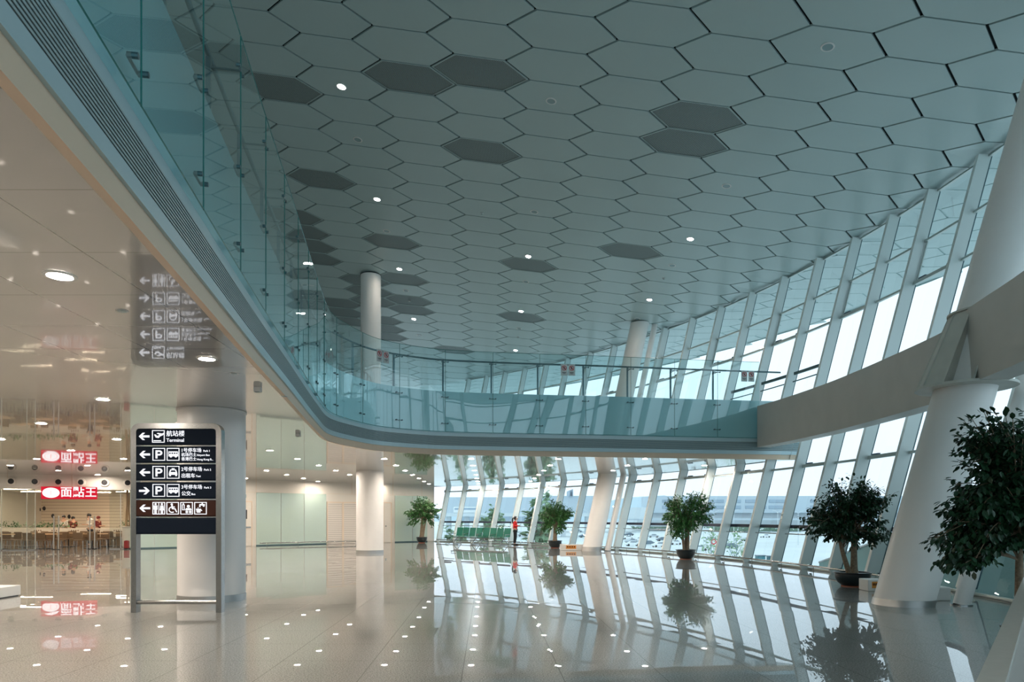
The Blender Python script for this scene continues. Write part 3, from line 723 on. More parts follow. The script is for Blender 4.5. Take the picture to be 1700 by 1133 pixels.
for x in (-.9, .9): bm = bmesh.new(); box(bm, (x, .18, .22), (.06, .2, .05)); bo('bracket', bm, M['steel'], ls)
bm = bmesh.new(); lathe(bm, [(.25, 0), (.275, 0), (.275, .004), (.25, .004)], 30); bmesh.ops.transform(bm, matrix=Matrix.Translation((-ww/2+.42, -.126, 0)) @ Matrix.Rotation(radians(90), 4, 'X') @ Matrix.Diagonal((1, .6, 1, 1)), verts=bm.verts[:])
box(bm, (-ww/2+.42, -.128, 0), (.04, .004, .2)); bo('logo_mark', bm, mat('faded_logo_red', (.8, .35, .35), .5, emit=(1, .5, .5), estr=.8), lo)
for k, ch in enumerate('面點王'):
    text(ch, .53, (-ww/2+1.06+.52*k, -.11, .01), M['redw'], 'character', ls, .012, align='CENTER', bold=.006, sx=.95)
# cafe room
cf = [(-34.5, 46), (-15.5, 46)]
def axb(name, x0, x1, y0, y1, z0, z1, m, kind='structure', parent=None):
    bm = bmesh.new(); box(bm, ((x0+x1)/2, (y0+y1)/2, (z0+z1)/2), (x1-x0, y1-y0, z1-z0)); o = bo(name, bm, m, parent)
    if kind: o['kind'] = kind
    return o
axb('wall_front', -35, -20.0, 43.5, 43.7, 0, 3.5, M['cafe'])
axb('wall_right', -20.0, -19.85, 37.6, 43.6, 0, 3.5, M['wall'])
bm = bmesh.new(); bm.faces.new([bm.verts.new((x, y, 3.12)) for x, y in ((-35, 30), (SHOPL[0], SHOPL[1]+.3), (KINK[0], KINK[1]+.3), (-18.9, 43.6), (-35, 43.6))]); tag(bo('ceiling.003', bm, M['wall']), kind='structure')
for i, (x, y, L) in enumerate([(-26, 36, 1.6), (-24, 38, 1.8), (-22.2, 36.2, 1.2), (-27.5, 39.5, 1.8), (-25, 41, 1.8), (-22.5, 40, 1.4), (-21, 38, 1.1), (-29, 37.5, 1.6), (-28.3, 34.8, 1.4), (-24.6, 35, 1.2), (-22.9, 33.9+.9, .9)]):
    o = tag(empty('strip_light', (x, y, 3.08)), 'warm strip light in the cafe ceiling, %s of the scattered strips' % ORD[i], 'strip light', 'warm strip lights in the cafe')
    bm = bmesh.new(); rbox(bm, (0, 0, .02), (L, .14, .04), .01); bo('housing', bm, M['white'], o); bm = bmesh.new(); box(bm, (0, 0, -.005), (L-.05, .1, .01)); bo('diffuser', bm, M['strip_l'], o)
for i, (x, y) in enumerate([(8, 861), (22, 852.7), (51, 860.5), (65.5, 846.5), (73.5, 844.6), (88, 857), (115, 858.3), (147, 856.5)]):
    p = at(x, y, 43.4); o = tag(empty('wall_hook', p), 'small dark round ornament on the cafe back wall, %s from the left' % ORD[i], 'wall ornament', 'round ornaments on the cafe wall')
    bm = bmesh.new(); lathe(bm, [(.0005, 0), (.1, 0), (.08, .04), (.0005, .05)], 14); bmesh.ops.transform(bm, matrix=Matrix.Rotation(radians(90), 4, 'X') @ Matrix.Diagonal((1, 1.4, 1, 1)), verts=bm.verts[:]); bo('knob', bm, M['black'], o)
axb('trim_5', -24.6, -23.6, 43.2, 43.5, 0, 3.1, M['bulk'])
# partition with greenery
pa = tag(empty('planter_partition', (-26, 38.6, 0)), 'low cream partition with a trough of green plants inside the cafe', 'partition')
bm = bmesh.new(); rbox(bm, (.5, 0, .72), (8.8, .3, .5), .02); bo('panel', bm, M['wall'], pa)
bm = bmesh.new(); rbox(bm, (.5, 0, .25), (8.7, .2, .48), .02); bo('base', bm, M['chair'], pa)
bm = bmesh.new()
for _ in range(700):
    g = random.choice([(-3.6, .9), (-2.2, .8), (-.6, .9), (.5, .9), (4.2, .35)]); c = Vector((g[0]+random.gauss(0, g[1]*.5), random.uniform(-.15, .15), 1.0+abs(random.gauss(0, .14))))
    if abs(c.x-.5) > 4.3: continue
    d = Vector((random.gauss(0, 1), random.gauss(0, 1), random.uniform(0, 1))).normalized(); s = d.cross(Vector((0, 0, 1))).normalized()*.035
    bm.faces.new([bm.verts.new(p) for p in (c, c+d*.06+s, c+d*.14, c+d*.06-s)])
bo('foliage', bm, M['leaf'], pa)
for i, x in enumerate((-.9, .1, 1.2, 2.4, 3.6)):
    bm = bmesh.new()
    bm.free()
    for k in range(4): bm = bmesh.new(); box(bm, (x+k*.12, -.155, .84), (.06, .01, .07)); bo('lettering', bm, M['chair'], pa)
# cafe furniture
def cafe_chair():
    t = tag(empty('cafe_chair'), 'x', 'chair', 'brown chairs of the cafe')
    bm = bmesh.new(); rbox(bm, (0, 0, .44), (.46, .46, .05), .015); bo('seat', bm, M['chair'], t)
    bm = bmesh.new(); rbox(bm, (0, .22, .66), (.46, .04, .34), .015, Matrix.Rotation(-.12, 3, 'X')); bo('backrest', bm, M['chair'], t)
    for sx in (-.2, .2):
        for sy in (-.19, .19): bm = bmesh.new(); tube(bm, (sx*1.15, sy*1.15, 0), (sx, sy, .42), .014, n=6); bo('leg', bm, M['steel'], t)
    return t
def cafe_table():
    t = tag(empty('cafe_table'), 'x', 'table', 'pale wooden cafe tables')
    bm = bmesh.new(); rbox(bm, (0, 0, .735), (1.3, .7, .035), .01); bo('tabletop', bm, M['wood'], t)
    bm = bmesh.new(); tube(bm, (0, 0, .02), (0, 0, .72), .04, n=10); bo('pedestal', bm, M['black'], t)
    bm = bmesh.new(); rbox(bm, (0, 0, .015), (.6, .45, .03), .01); bo('foot', bm, M['black'], t)
    return t
def dup(root, loc, rz):
    r = root.copy(); COL.objects.link(r); r.location = loc; r.rotation_euler = (0, 0, rz)
    for ch in root.children:
        c = ch.copy(); COL.objects.link(c); c.parent = r
    return r
ch0, tb0 = cafe_chair(), cafe_table(); first = [True, True]
TB = [(-25.6, 34.0), (-23.6, 34.5), (-21.6, 35.1), (-25.9, 36.4), (-23.9, 36.8), (-21.95, 37.1), (-27.9, 36.2), (-27.7, 33.5)]
nc = 0
for i, (x, y) in enumerate(TB):
    rz = .18*((i % 3)-1); t = tb0 if i == 0 else dup(tb0, (x, y, 0), rz); t.location = (x, y, 0); t.rotation_euler = (0, 0, rz)
    t['label'] = 'pale wooden table in the cafe behind the glass, %s of its tables' % ORD[i]
    for sx, sy, a in ((-.33, -.58, pi), (.33, -.58, pi), (-.33, .58, 0), (.33, .58, 0)):
        c_ = Matrix.Rotation(rz, 3, 'Z') @ Vector((sx, sy, 0))
        o = ch0 if nc == 0 else dup(ch0, (x+c_.x, y+c_.y, 0), rz+a); o.location = (x+c_.x, y+c_.y, 0); o.rotation_euler = (0, 0, rz+a)
        o['label'] = 'brown cafe chair at the %s cafe table, on its %s side %s' % (ORD[i], 'near' if sy < 0 else 'far', 'left' if sx < 0 else 'right'); nc += 1
# security gate posts
for i, (x, y) in enumerate(((85.5, 888), (93.5, 888), (146, 887), (154, 887))):
    p = onwall(x, *SH); p = p+Vector((-sn.x, -sn.y))*.35
    o = tag(empty('gate_post', (p.x, p.y, 0)), 'slim grey security gate post at the cafe entrance, %s from the left' % ORD[i], 'gate post', 'security gate posts at the cafe entrance')
    bm = bmesh.new(); rbox(bm, (0, 0, .84), (.045, .06, 1.64), .02); bo('panel', bm, M['steelr'], o); bm = bmesh.new(); rbox(bm, (0, 0, .015), (.14, .14, .03), .01); bo('base', bm, M['black'], o)
ext = tag(empty('fire_extinguisher_box', (onwall(217, *SH)[0], onwall(217, *SH)[1]-.35, 0)), 'small red extinguisher stand left of the direction sign', 'fire extinguisher')
bm = bmesh.new(); rbox(bm, (0, 0, .24), (.2, .18, .38), .03); bo('body', bm, M['extred'], ext); bm = bmesh.new(); box(bm, (0, 0, .03), (.17, .16, .06)); tube(bm, (-.06, -.0, .43), (.06, 0, .43), .02); bo('handle', bm, M['black'], ext)
rc = tag(empty('round_counter', (-19.75, 35.9, 0)), 'curved cream counter at the right end of the cafe', 'counter')
bm = bmesh.new(); lathe(bm, [(.62, 0), (.66, .1), (.66, 1.05), (.72, 1.08), (.72, 1.12), (.0005, 1.12)], 30); bo('body', bm, M['wall'], rc, smooth=False)
bm = bmesh.new()
for k in range(14):
    t = 2*pi*k/14; tube(bm, (.5*cos(t), .5*sin(t), 1.12), (.45*cos(t+.6), .45*sin(t+.6), 3.1), .035, n=6)
bo('twisted_screen', bm, M['wood'], rc)

# ------------------------------------------------------------------ direction sign
SY = 11.47; PX = SY/1133
def sx_(x): return (x-850)*PX
def sz_(y): return 1.6+(859-y)*PX
sg = tag(empty('direction_sign', (sx_(295), SY, 0)), 'tall illuminated direction sign with six dark panels in a rounded steel frame', 'direction sign')
OX = sx_(295)
def hoop(r):
    xl, xr, zt, z0 = sx_(225.5)-OX, sx_(366)-OX, sz_(708.5), 0.0; c = .10; P = [(xl, 0, z0), (xl, 0, zt-c)]
    for k in range(1, 7): a = pi/2*k/6; P.append((xl+c-c*cos(a), 0, zt-c+c*sin(a)))
    for k in range(0, 7): a = pi/2*k/6; P.append((xr-c+c*sin(a), 0, zt-c+c*cos(a)))
    P.append((xr, 0, z0)); return P
bm = bmesh.new(); P = hoop(0); prof = [(-.045, -.07), (.045, -.07), (.045, .07), (-.045, .07)]; rings = []
for i, p in enumerate(P):
    a = Vector(P[max(0, i-1)]); b = Vector(P[min(len(P)-1, i+1)]); d = (b-a).normalized(); s = Vector((d.z, 0, -d.x))
    rings.append([bm.verts.new(Vector(p)+s*u+Vector((0, v, 0))) for u, v in prof])
for A, B in zip(rings, rings[1:]):
    for k in range(4): bm.faces.new((A[k], A[(k+1) % 4], B[(k+1) % 4], B[k]))
bm.faces.new(rings[0]); bm.faces.new(rings[-1][::-1])
bmesh.ops.bevel(bm, geom=[e for e in bm.edges if len(e.link_faces) == 2 and e.calc_face_angle(0) > 1.2], offset=.012, segments=2, affect='EDGES')
bo('frame', bm, M['steel'], sg)
bm = bmesh.new(); tube(bm, (sx_(222)-OX, -.02, sz_(1000)), (sx_(369)-OX, -.02, sz_(1000)), .035, n=14); bo('crossbar', bm, M['steel'], sg)
bm = bmesh.new()
for i in range(5): yb = (739.5, 768.7, 798, 828.3, 858.5)[i]; box(bm, (0, 0, sz_(yb)), (1.36, .05, .015))
bo('divider', bm, M['steel'], sg)
def cx_(x): return sx_(200+x/5.395)-OX
def cz_(y): return sz_(690+y/5.395)
rows = [(118, 268, 137, 872), (280, 427, 140, 875), (440, 585, 141, 876), (600, 747, 143, 877), (760, 906, 145, 877), (917, 1065, 146, 877)]
PNL = []
for i, (y0, y1, x0, x1) in enumerate(rows):
    bm = bmesh.new(); w_ = cx_(x1)-cx_(x0); h_ = cz_(y0)-cz_(y1)
    rbox(bm, ((cx_(x0)+cx_(x1))/2, -.01, (cz_(y0)+cz_(y1))/2), (w_, .1, h_), .03, seg=3)
    o = bo('panel', bm, M['brown'] if i == 4 else M['navy'], sg)
    if i == 4: o['label'] = 'dark brown panel with facility pictograms'
    if i == 5: o['label'] = 'blank dark panel'
    PNL.append(o)
FY = -.064
def poly(bm, pts, y=FY, t=.006):
    v = [bm.verts.new((cx_(x), y, cz_(z))) for x, z in pts]; w = [bm.verts.new((cx_(x), y-t, cz_(z))) for x, z in pts]; n = len(v)
    try:
        bm.faces.new(v); bm.faces.new(w[::-1])
        for k in range(n): bm.faces.new((v[k], w[k], w[(k+1) % n], v[(k+1) % n]))
    except ValueError: pass
def rect(bm, x0, y0, x1, y1, **k): poly(bm, [(x0, y0), (x1, y0), (x1, y1), (x0, y1)], **k)
def circ(bm, x, y, r, n=14, ry=None, **k): poly(bm, [(x+r*cos(2*pi*i/n), y+(ry or r)*sin(2*pi*i/n)) for i in range(n)], **k)
def seg(bm, x0, y0, x1, y1, w, **k):
    d = Vector((x1-x0, y1-y0)).normalized()*w/2; n = Vector((-d.y, d.x))
    poly(bm, [(x0+n.x, y0+n.y), (x1+n.x, y1+n.y), (x1-n.x, y1-n.y), (x0-n.x, y0-n.y)], **k)
def boxf(bm, x0, y0, x1, y1, w=6):
    rect(bm, x0, y0, x1, y0+w); rect(bm, x0, y1-w, x1, y1); rect(bm, x0, y0+w, x0+w, y1-w); rect(bm, x1-w, y0+w, x1, y1-w)
def arrow(i, cx, cy, left=True):
    bm = bmesh.new(); s = 1 if left else -1
    P = [(-48, 0), (-14, -32), (6, -32), (-18, -9), (46, -9), (46, 9), (-18, 9), (6, 32), (-14, 32)]
    poly(bm, [(cx+s*x, cy+y) for x, y in P]); bo('arrow', bm, M['signw'], PNL[i])
arrow(0, 233, 193); arrow(1, 238, 354); arrow(2, 238, 514); arrow(3, 233, 678, False); arrow(4, 239, 833)
def picto(i, f): bm = bmesh.new(); f(bm); bo('pictogram', bm, M['signw'], PNL[i])
def f(bm):
    boxf(bm, 303, 138, 414, 248); seg(bm, 316, 232, 382, 232, 8)
    poly(bm, [(322, 176), (334, 176), (348, 190), (372, 178), (344, 168), (356, 162), (392, 168), (406, 162), (410, 172), (398, 182), (350, 204), (336, 204)])
    poly(bm, [(360, 186), (380, 180), (366, 204), (352, 208)])
picto(0, f)
def fP(cy):
    def f(bm):
        boxf(bm, 307, cy-56, 418, cy+56); rect(bm, 334, cy-36, 350, cy+36)
        for a in range(-9, 9):
            t0, t1 = pi/2*a/9, pi/2*(a+1)/9
            poly(bm, [(366+28*cos(t0), cy-13+23*sin(t0)), (366+28*cos(t1), cy-13+23*sin(t1)), (366+13*cos(t1), cy-13+9*sin(t1)), (366+13*cos(t0), cy-13+9*sin(t0))])
        rect(bm, 350, cy-36, 366, cy-22); rect(bm, 350, cy-4, 366, cy+10)
    return f
def fbus(cy):
    def f(bm):
        boxf(bm, 434, cy-56, 546, cy+56); rect(bm, 450, cy-26, 532, cy-16); rect(bm, 450, cy-4, 534, cy+18)
        for x in (450, 470, 491, 512, 530): rect(bm, x, cy-16, x+4, cy-4)
        for x in (470, 514): circ(bm, x, cy+18, 10)
    return f
def ftaxi(cy):
    def f(bm):
        boxf(bm, 434, cy-56, 546, cy+56); rect(bm, 478, cy-36, 502, cy-28)
        poly(bm, [(466, cy-26), (514, cy-26), (524, cy-2), (514, cy-2), (508, cy-18), (472, cy-18), (466, cy-2), (456, cy-2)])
        poly(bm, [(456, cy-2), (524, cy-2), (528, cy+22), (452, cy+22)]); rect(bm, 456, cy+22, 470, cy+34); rect(bm, 510, cy+22, 524, cy+34)
    return f
picto(1, fP(353)); picto(1, fbus(353)); picto(2, fP(513)); picto(2, ftaxi(513)); picto(3, fP(674)); picto(3, fbus(674))
def fwc(bm):
    boxf(bm, 307, 778, 418, 888); rect(bm, 360, 784, 365, 882)
    for x, sk in ((334, 0), (390, 1)):
        circ(bm, x, 796, 9); 
        if sk: poly(bm, [(x-12, 808), (x+12, 808), (x+19, 852), (x-19, 852)]); rect(bm, x-9, 852, x-2, 880); rect(bm, x+2, 852, x+9, 880)
        else: rect(bm, x-16, 808, x+16, 846); rect(bm, x-10, 846, x-2, 880); rect(bm, x+2, 846, x+10, 880)
def fwh(bm):
    boxf(bm, 431, 778, 541, 888); circ(bm, 478, 798, 9); seg(bm, 480, 806, 484, 838, 12); seg(bm, 482, 822, 505, 822, 8); seg(bm, 484, 838, 508, 838, 9); seg(bm, 506, 836, 522, 868, 9)
    for a in range(3, 17):
        t0, t1 = 2*pi*a/20, 2*pi*(a+1)/20; poly(bm, [(480+30*cos(t0), 846+28*sin(t0)), (480+30*cos(t1), 846+28*sin(t1)), (480+22*cos(t1), 846+20*sin(t1)), (480+22*cos(t0), 846+20*sin(t0))])
def fba(bm):
    boxf(bm, 555, 778, 665, 888); boxf(bm, 570, 800, 592, 850, 5); rect(bm, 576, 788, 586, 798); circ(bm, 626, 816, 13); poly(bm, [(606, 832), (646, 832), (656, 852), (596, 852)]); circ(bm, 612, 866, 11); circ(bm, 642, 866, 11)
def fta(bm):
    boxf(bm, 679, 778, 789, 888); rect(bm, 726, 796, 772, 808); rect(bm, 744, 786, 754, 796); seg(bm, 728, 800, 728, 824, 10); circ(bm, 762, 812, 8)
    poly(bm, [(694, 838), (738, 838), (732, 872), (702, 872)]); seg(bm, 738, 846, 746, 856, 6); seg(bm, 712, 826, 712, 834, 5)
for f in (fwc, fwh, fba, fta): picto(4, f)
def tx(i, s, x, y, hpx, bold=.0, name='lettering', sx=1):
    sz = hpx/5.395*PX
    text(s, sz, (cx_(x), FY-.004, cz_(y)), M['signw'], name, PNL[i], .002, bold=bold*.35*sz, sx=sx)
tx(0, '航站楼', 429, 171, 56, .01, sx=.98); tx(0, 'Terminal', 430, 228, 44, .008, sx=1.0)
tx(1, '1号停车场', 560, 319, 42, .012, sx=.97); tx(1, 'Park 1', 758, 323, 25, .01, sx=.95); tx(1, '机场巴士', 563, 358, 35, .01, sx=.97); tx(1, 'Airport Bus', 702, 360, 25, .01, sx=.95); tx(1, '香港巴士', 563, 396, 35, .01, sx=.97); tx(1, 'Hong Kong B...', 702, 399, 25, .01, sx=.95)
tx(2, '2号停车场', 562, 487, 43, .012, sx=.97); tx(2, 'Park 2', 764, 491, 25, .01); tx(2, '出租车', 562, 545, 43, .012, sx=.97); tx(2, 'Taxi', 692, 548, 25, .01)
tx(3, '3号停车场', 562, 646, 43, .012, sx=.97); tx(3, 'Park 3', 765, 650, 25, .01); tx(3, '公交', 564, 704, 43, .012, sx=.97); tx(3, 'Bus', 652, 708, 25, .01)

# ------------------------------------------------------------------ potted trees
LF = [Vector((0, 0, 0)), Vector((.28, .36, .02)), Vector((.24, .70, .0)), Vector((0, 1, -.10)), Vector((-.24, .70, .0)), Vector((-.28, .36, .02)), Vector((0, .5, -.05))]
def leaf(V, F, p, d, up, L):
    d = d.normalized(); s = d.cross(up)
    if s.length < 1e-3: s = Vector((1, 0, 0))
    s.normalize(); u = s.cross(d); b = len(V)
    for q in LF: V.append(p+s*(q.x*L)+d*(q.y*L)+u*(q.z*L))
    for k in range(6): F.append((b+k, b+(k+1) % 6, b+6))
def bez(a, b, c, n):
    return [a*(1-t)**2+b*2*t*(1-t)+c*t*t for t in [i/n for i in range(n+1)]]
def tree(loc, label, blobs, stems, pot, nb, leafL, mleaf, seed, trunk_top, dens=1.0, droop=.35):
    rnd = random.Random(seed); root = tag(empty('potted_tree', loc), label, 'potted tree')
    pr, ph, kind = pot
    bm = bmesh.new(); lathe(bm, [(pr*.55, 0), (pr*.60, .03), (pr*.80, ph*.28), (pr*.93, ph*.58), (pr*.96, ph*.8), (pr*.96, ph*.9), (pr*1.04, ph*.95), (pr*1.04, ph), (pr*.95, ph), (pr*.90, ph*.9)], 36)
    q = bo('pot', bm, M['pot'], root, smooth=True)
    bm = bmesh.new(); lathe(bm, [(pr*.5, .0), (pr*.61, .0), (pr*.61, .022), (pr*.5, .022)], 30); bo('saucer', bm, M['potred'], q)
    bm = bmesh.new(); lathe(bm, [(.0005, ph*.9), (pr*.92, ph*.88)], 24); bo('soil', bm, M['soil'], root)
    tops = []
    for (bx, by, tx_, ty, tz, r) in stems:
        bm = bmesh.new(); a = Vector((bx, by, ph*.8)); c = Vector((tx_, ty, tz)); b = (a+c)/2+Vector((rnd.uniform(-.05, .05), rnd.uniform(-.05, .05), .0))
        P = bez(a, b, c, 8); pipe(bm, P, [r*(1.35 if i == 0 else 1-.06*i) for i in range(9)], 9); bo('trunk', bm, M['bark'], root, smooth=True); tops.append(P)
    V = []; F = []; bmb = bmesh.new()
    for k in range(nb):
        bl = rnd.choices(blobs, [x[6] for x in blobs])[0]
        while True:
            u = Vector((rnd.uniform(-1, 1), rnd.uniform(-1, 1), rnd.uniform(-1, 1)))
            if .45 < u.length < 1: break
        tip = Vector((bl[0]+u.x*bl[3], bl[1]+u.y*bl[4], bl[2]+u.z*bl[5]))
        P = rnd.choice(tops); s = P[rnd.randint(5, 8)]
        mid = s.lerp(tip, .5)+Vector((0, 0, .10+.25*rnd.random())); n = 9; B = bez(s, mid, tip, n)
        for i in range(len(B)):
            t = i/n; B[i].z -= droop*.25*max(0, t-.6)**1.0*(tip.xy-s.xy).length
        if k % 2 == 0: pipe(bmb, B, [.010*(1-.8*i/n)+.002 for i in range(n+1)], 4)
        dirv = (B[-1]-B[-3]).normalized()
        # twigs with leaves hanging alternately
        m = int(rnd.uniform(13, 20)*dens)
        for j in range(m):
            t = .50+.5*j/m; i = min(n-1, int(t*n)); p = B[i].lerp(B[i+1], t*n-i)
            side = Vector((-dirv.y, dirv.x, 0)); 
            if side.length < .1: side = Vector((1, 0, 0))
            side.normalize(); sg_ = 1 if j % 2 else -1
            tw = (side*sg_*rnd.uniform(.5, 1)+dirv*rnd.uniform(.2, .8)+Vector((0, 0, rnd.uniform(-.75, .15)))).normalized()
            L2 = rnd.uniform(.05, .16)
            for q in (1, .45):
                pp = p+tw*L2*q; ld = (tw*.7+Vector((rnd.uniform(-.4, .4), rnd.uniform(-.4, .4), rnd.uniform(-1.0, .1)))).normalized()
                leaf(V, F, pp, ld, Vector((rnd.uniform(-.4, .4), rnd.uniform(-.4, .4), 1)), leafL*rnd.uniform(.75, 1.25))
        leaf(V, F, B[-1], dirv+Vector((0, 0, -.3)), Vector((0, 0, 1)), leafL*1.2)
    bo('branches', bmb, M['bark'], root); fo = py('foliage', V, F, mleaf, root, smooth=False)
    return root
# blobs: x, y, z, rx, ry, rz, weight
tree((-5.6, 42.4, 0), 'potted tree with layered drooping foliage in the far left corner beside the green seats',
     [(0, 0, 2.5, .75, .7, .4, 3), (-.35, 0, 2.0, .85, .8, .45, 3), (.55, 0, 2.1, .75, .7, .45, 2.5), (-.7, 0, 1.5, .45, .5, .45, 1.5), (.7, 0, 1.5, .5, .5, .4, 1), (.25, 0, 1.3, .3, .3, .4, .5)],
     [(-.02, 0, .08, 0, 1.9, .13), (.05, .03, .3, .1, 1.8, .07)], (.34, .36, 0), 150, .10, M['leaf'], 3, 1.8)
tree((2.23, 35.4, 0), 'potted tree with a dense rounded crown beside the far leaning column',
     [(0, 0, 2.15, .6, .6, .38, 3), (-.35, 0, 1.75, .5, .55, .5, 3), (.4, 0, 1.7, .5, .5, .5, 3), (.75, 0, 1.95, .3, .3, .25, 1), (-.4, 0, 1.15, .35, .4, .35, 1.5), (.3, 0, 1.05, .35, .4, .3, 1)],
     [(0, 0, .0, 0, 1.5, .12)], (.36, .38, 0), 170, .095, M['leaf'], 5, 1.4)
tree((6.62, 26.0, 0), 'bright green potted tree with a lopsided crown standing in the middle of the window wall',
     [(-.2, 0, 2.15, .6, .6, .35, 3), (.55, 0, 2.35, .5, .5, .3, 2.2), (.9, 0, 1.85, .25, .35, .5, 1.2), (-.5, 0, 1.65, .45, .5, .45, 2.2), (-.1, 0, 1.25, .45, .45, .5, 2.2), (.3, 0, 1.6, .45, .45, .5, 2), (-.5, 0, 1.1, .3, .3, .35, .8)],
     [(-.05, 0, -.2, 0, 1.5, .06), (.05, 0, .1, .02, 1.7, .07), (.0, .05, .02, .1, 1.4, .05)], (.37, .36, 0), 190, .085, M['leaf'], 11, 1.4)
tree((7.88, 15.8, 0), 'large dark potted tree with spreading crown and forked trunk beside the near column',
     [(-.1, 0, 2.35, .55, .6, .22, 2.2), (.5, 0, 2.15, .45, .5, .22, 1.8), (-.45, 0, 1.9, .6, .6, .35, 3), (.2, 0, 1.8, .65, .65, .35, 3), (-.85, 0, 1.5, .4, .45, .35, 1.8), (-.35, 0, 1.35, .4, .5, .3, 1.8), (.55, 0, 1.35, .4, .45, .4, 2), (.1, 0, 1.15, .3, .3, .25, .6)],
     [(-.06, 0, -.32, 0, 1.2, .065), (.03, 0, .03, .02, 1.5, .085), (.06, .03, .15, .08, 1.3, .05)], (.40, .33, 0), 250, .08, M['leafd'], 21, 1.3)
tree((5.81, 7.75, 0), 'very near dark potted tree at the right edge behind the sloping parapet',
     [(-.25, 0, 2.62, .45, .5, .28, 2.5), (.2, 0, 2.5, .5, .5, .35, 2), (-.28, 0, 2.15, .5, .55, .4, 3.2), (.2, 0, 1.9, .5, .5, .5, 2.6), (-.58, 0, 1.75, .34, .45, .26, 2.0), (-.68, 0, 1.36, .40, .45, .13, 1.3), (-.80, 0, 1.13, .22, .3, .08, .7), (.0, 0, 1.5, .40, .45, .25, 1.5)],
     [(-.05, 0, -.05, .0, 1.6, .055), (.06, .02, .1, .03, 1.9, .045), (.16, 0, .3, .05, 1.7, .04)], (.22, .36, 0), 330, .078, M['leafd'], 33, 1.5)

# ------------------------------------------------------------------ waiting bench: two four-seat beams
sd_ = Vector((.73, -.683, 0)); s0p = Vector((-3.55, 41.2, 0)); ang = atan2(sd_.y, sd_.x)
for b in range(2):
    o = s0p+sd_*(b*2.28+1.1)
    t = tag(empty('waiting_bench', o, ang), '%s green four-seat waiting bench in front of the far window wall' % ('left' if b == 0 else 'right'), 'bench', 'green waiting benches')
    for k in range(4):
        x = -.84+.56*k
        bm = bmesh.new(); rbox(bm, (x, .0, .43), (.50, .46, .035), .012, Matrix.Rotation(-.06, 3, 'X')); bo('seat', bm, M['greens'], t)
        bm = bmesh.new(); rbox(bm, (x, .30, .72), (.50, .03, .52), .012, Matrix.Rotation(-.22, 3, 'X')); bo('backrest', bm, M['greens'], t)
        bm = bmesh.new(); tube(bm, (x-.27, .30, .45), (x-.27, .38, .98), .014, n=6); tube(bm, (x-.27, -.2, .41), (x-.27, .30, .42), .014, n=6); bo('side_frame', bm, M['steel'], t)
    bm = bmesh.new(); rbox(bm, (0, .05, .36), (2.24, .08, .05), .01); bo('beam', bm, M['steel'], t)
    for x in (-1.12, -.02, 1.1):
        bm = bmesh.new(); tube(bm, (x, -.15, .60), (x, .25, .62), .018, n=8); tube(bm, (x, -.15, .60), (x, -.12, .42), .014, n=6); bo('armrest', bm, M['steel'], t)
    for x in (-.8, .8):
        bm = bmesh.new(); tube(bm, (x, .05, .34), (x, -.28, .03), .02, n=8); tube(bm, (x, .05, .34), (x, .40, .03), .02, n=8); tube(bm, (x, -.28, .02), (x, .40, .02), .018, n=8); bo('leg', bm, M['steel'], t)

# ------------------------------------------------------------------ people
def skin_obj(name, V, E, R, m, parent, sub=2, root=0):
    me = bpy.data.meshes.new(name); me.from_pydata([tuple(v) for v in V], E, []); o = link(name, me, m, parent)
    md = o.modifiers.new('skin', 'SKIN'); md.use_smooth_shade = True
    for i, sv in enumerate(me.skin_vertices[0].data): sv.radius = (R[i], R[i]) if not isinstance(R[i], tuple) else R[i]; sv.use_root = (i == root)
    s = o.modifiers.new('sub', 'SUBSURF'); s.levels = sub; s.render_levels = sub
    return o
def chain(n, s=0): return [(s+i, s+i+1) for i in range(n-1)]
def hand(parent, wrist, d, up, m, curl=.5):
    d = d.normalized(); s = d.cross(up).normalized(); u = s.cross(d)
    V = [wrist, wrist+d*.05, wrist+d*.085]; E = [(0, 1), (1, 2)]; R = [.024, (.034, .016), (.034, .014)]
    for k in range(4):
        off = s*(-.03+.02*k); L = (.065, .075, .07, .055)[k]; b = len(V)
        p1 = wrist+d*.09+off; p2 = p1+(d*(1-curl*.5)-u*curl*.6)*L*.5; p3 = p2+(d*(1-curl)-u*curl)*L*.5
        V += [p1, p2, p3]; E += [(2, b), (b, b+1), (b+1, b+2)]; R += [.0095, .0085, .0075]
    b = len(V); V += [wrist+d*.03-s*.035, wrist+d*.065-s*.05-u*.015]; E += [(1, b), (b, b+1)]; R += [.011, .009]
    return skin_obj('hand', V, E, R, m, parent, 1)
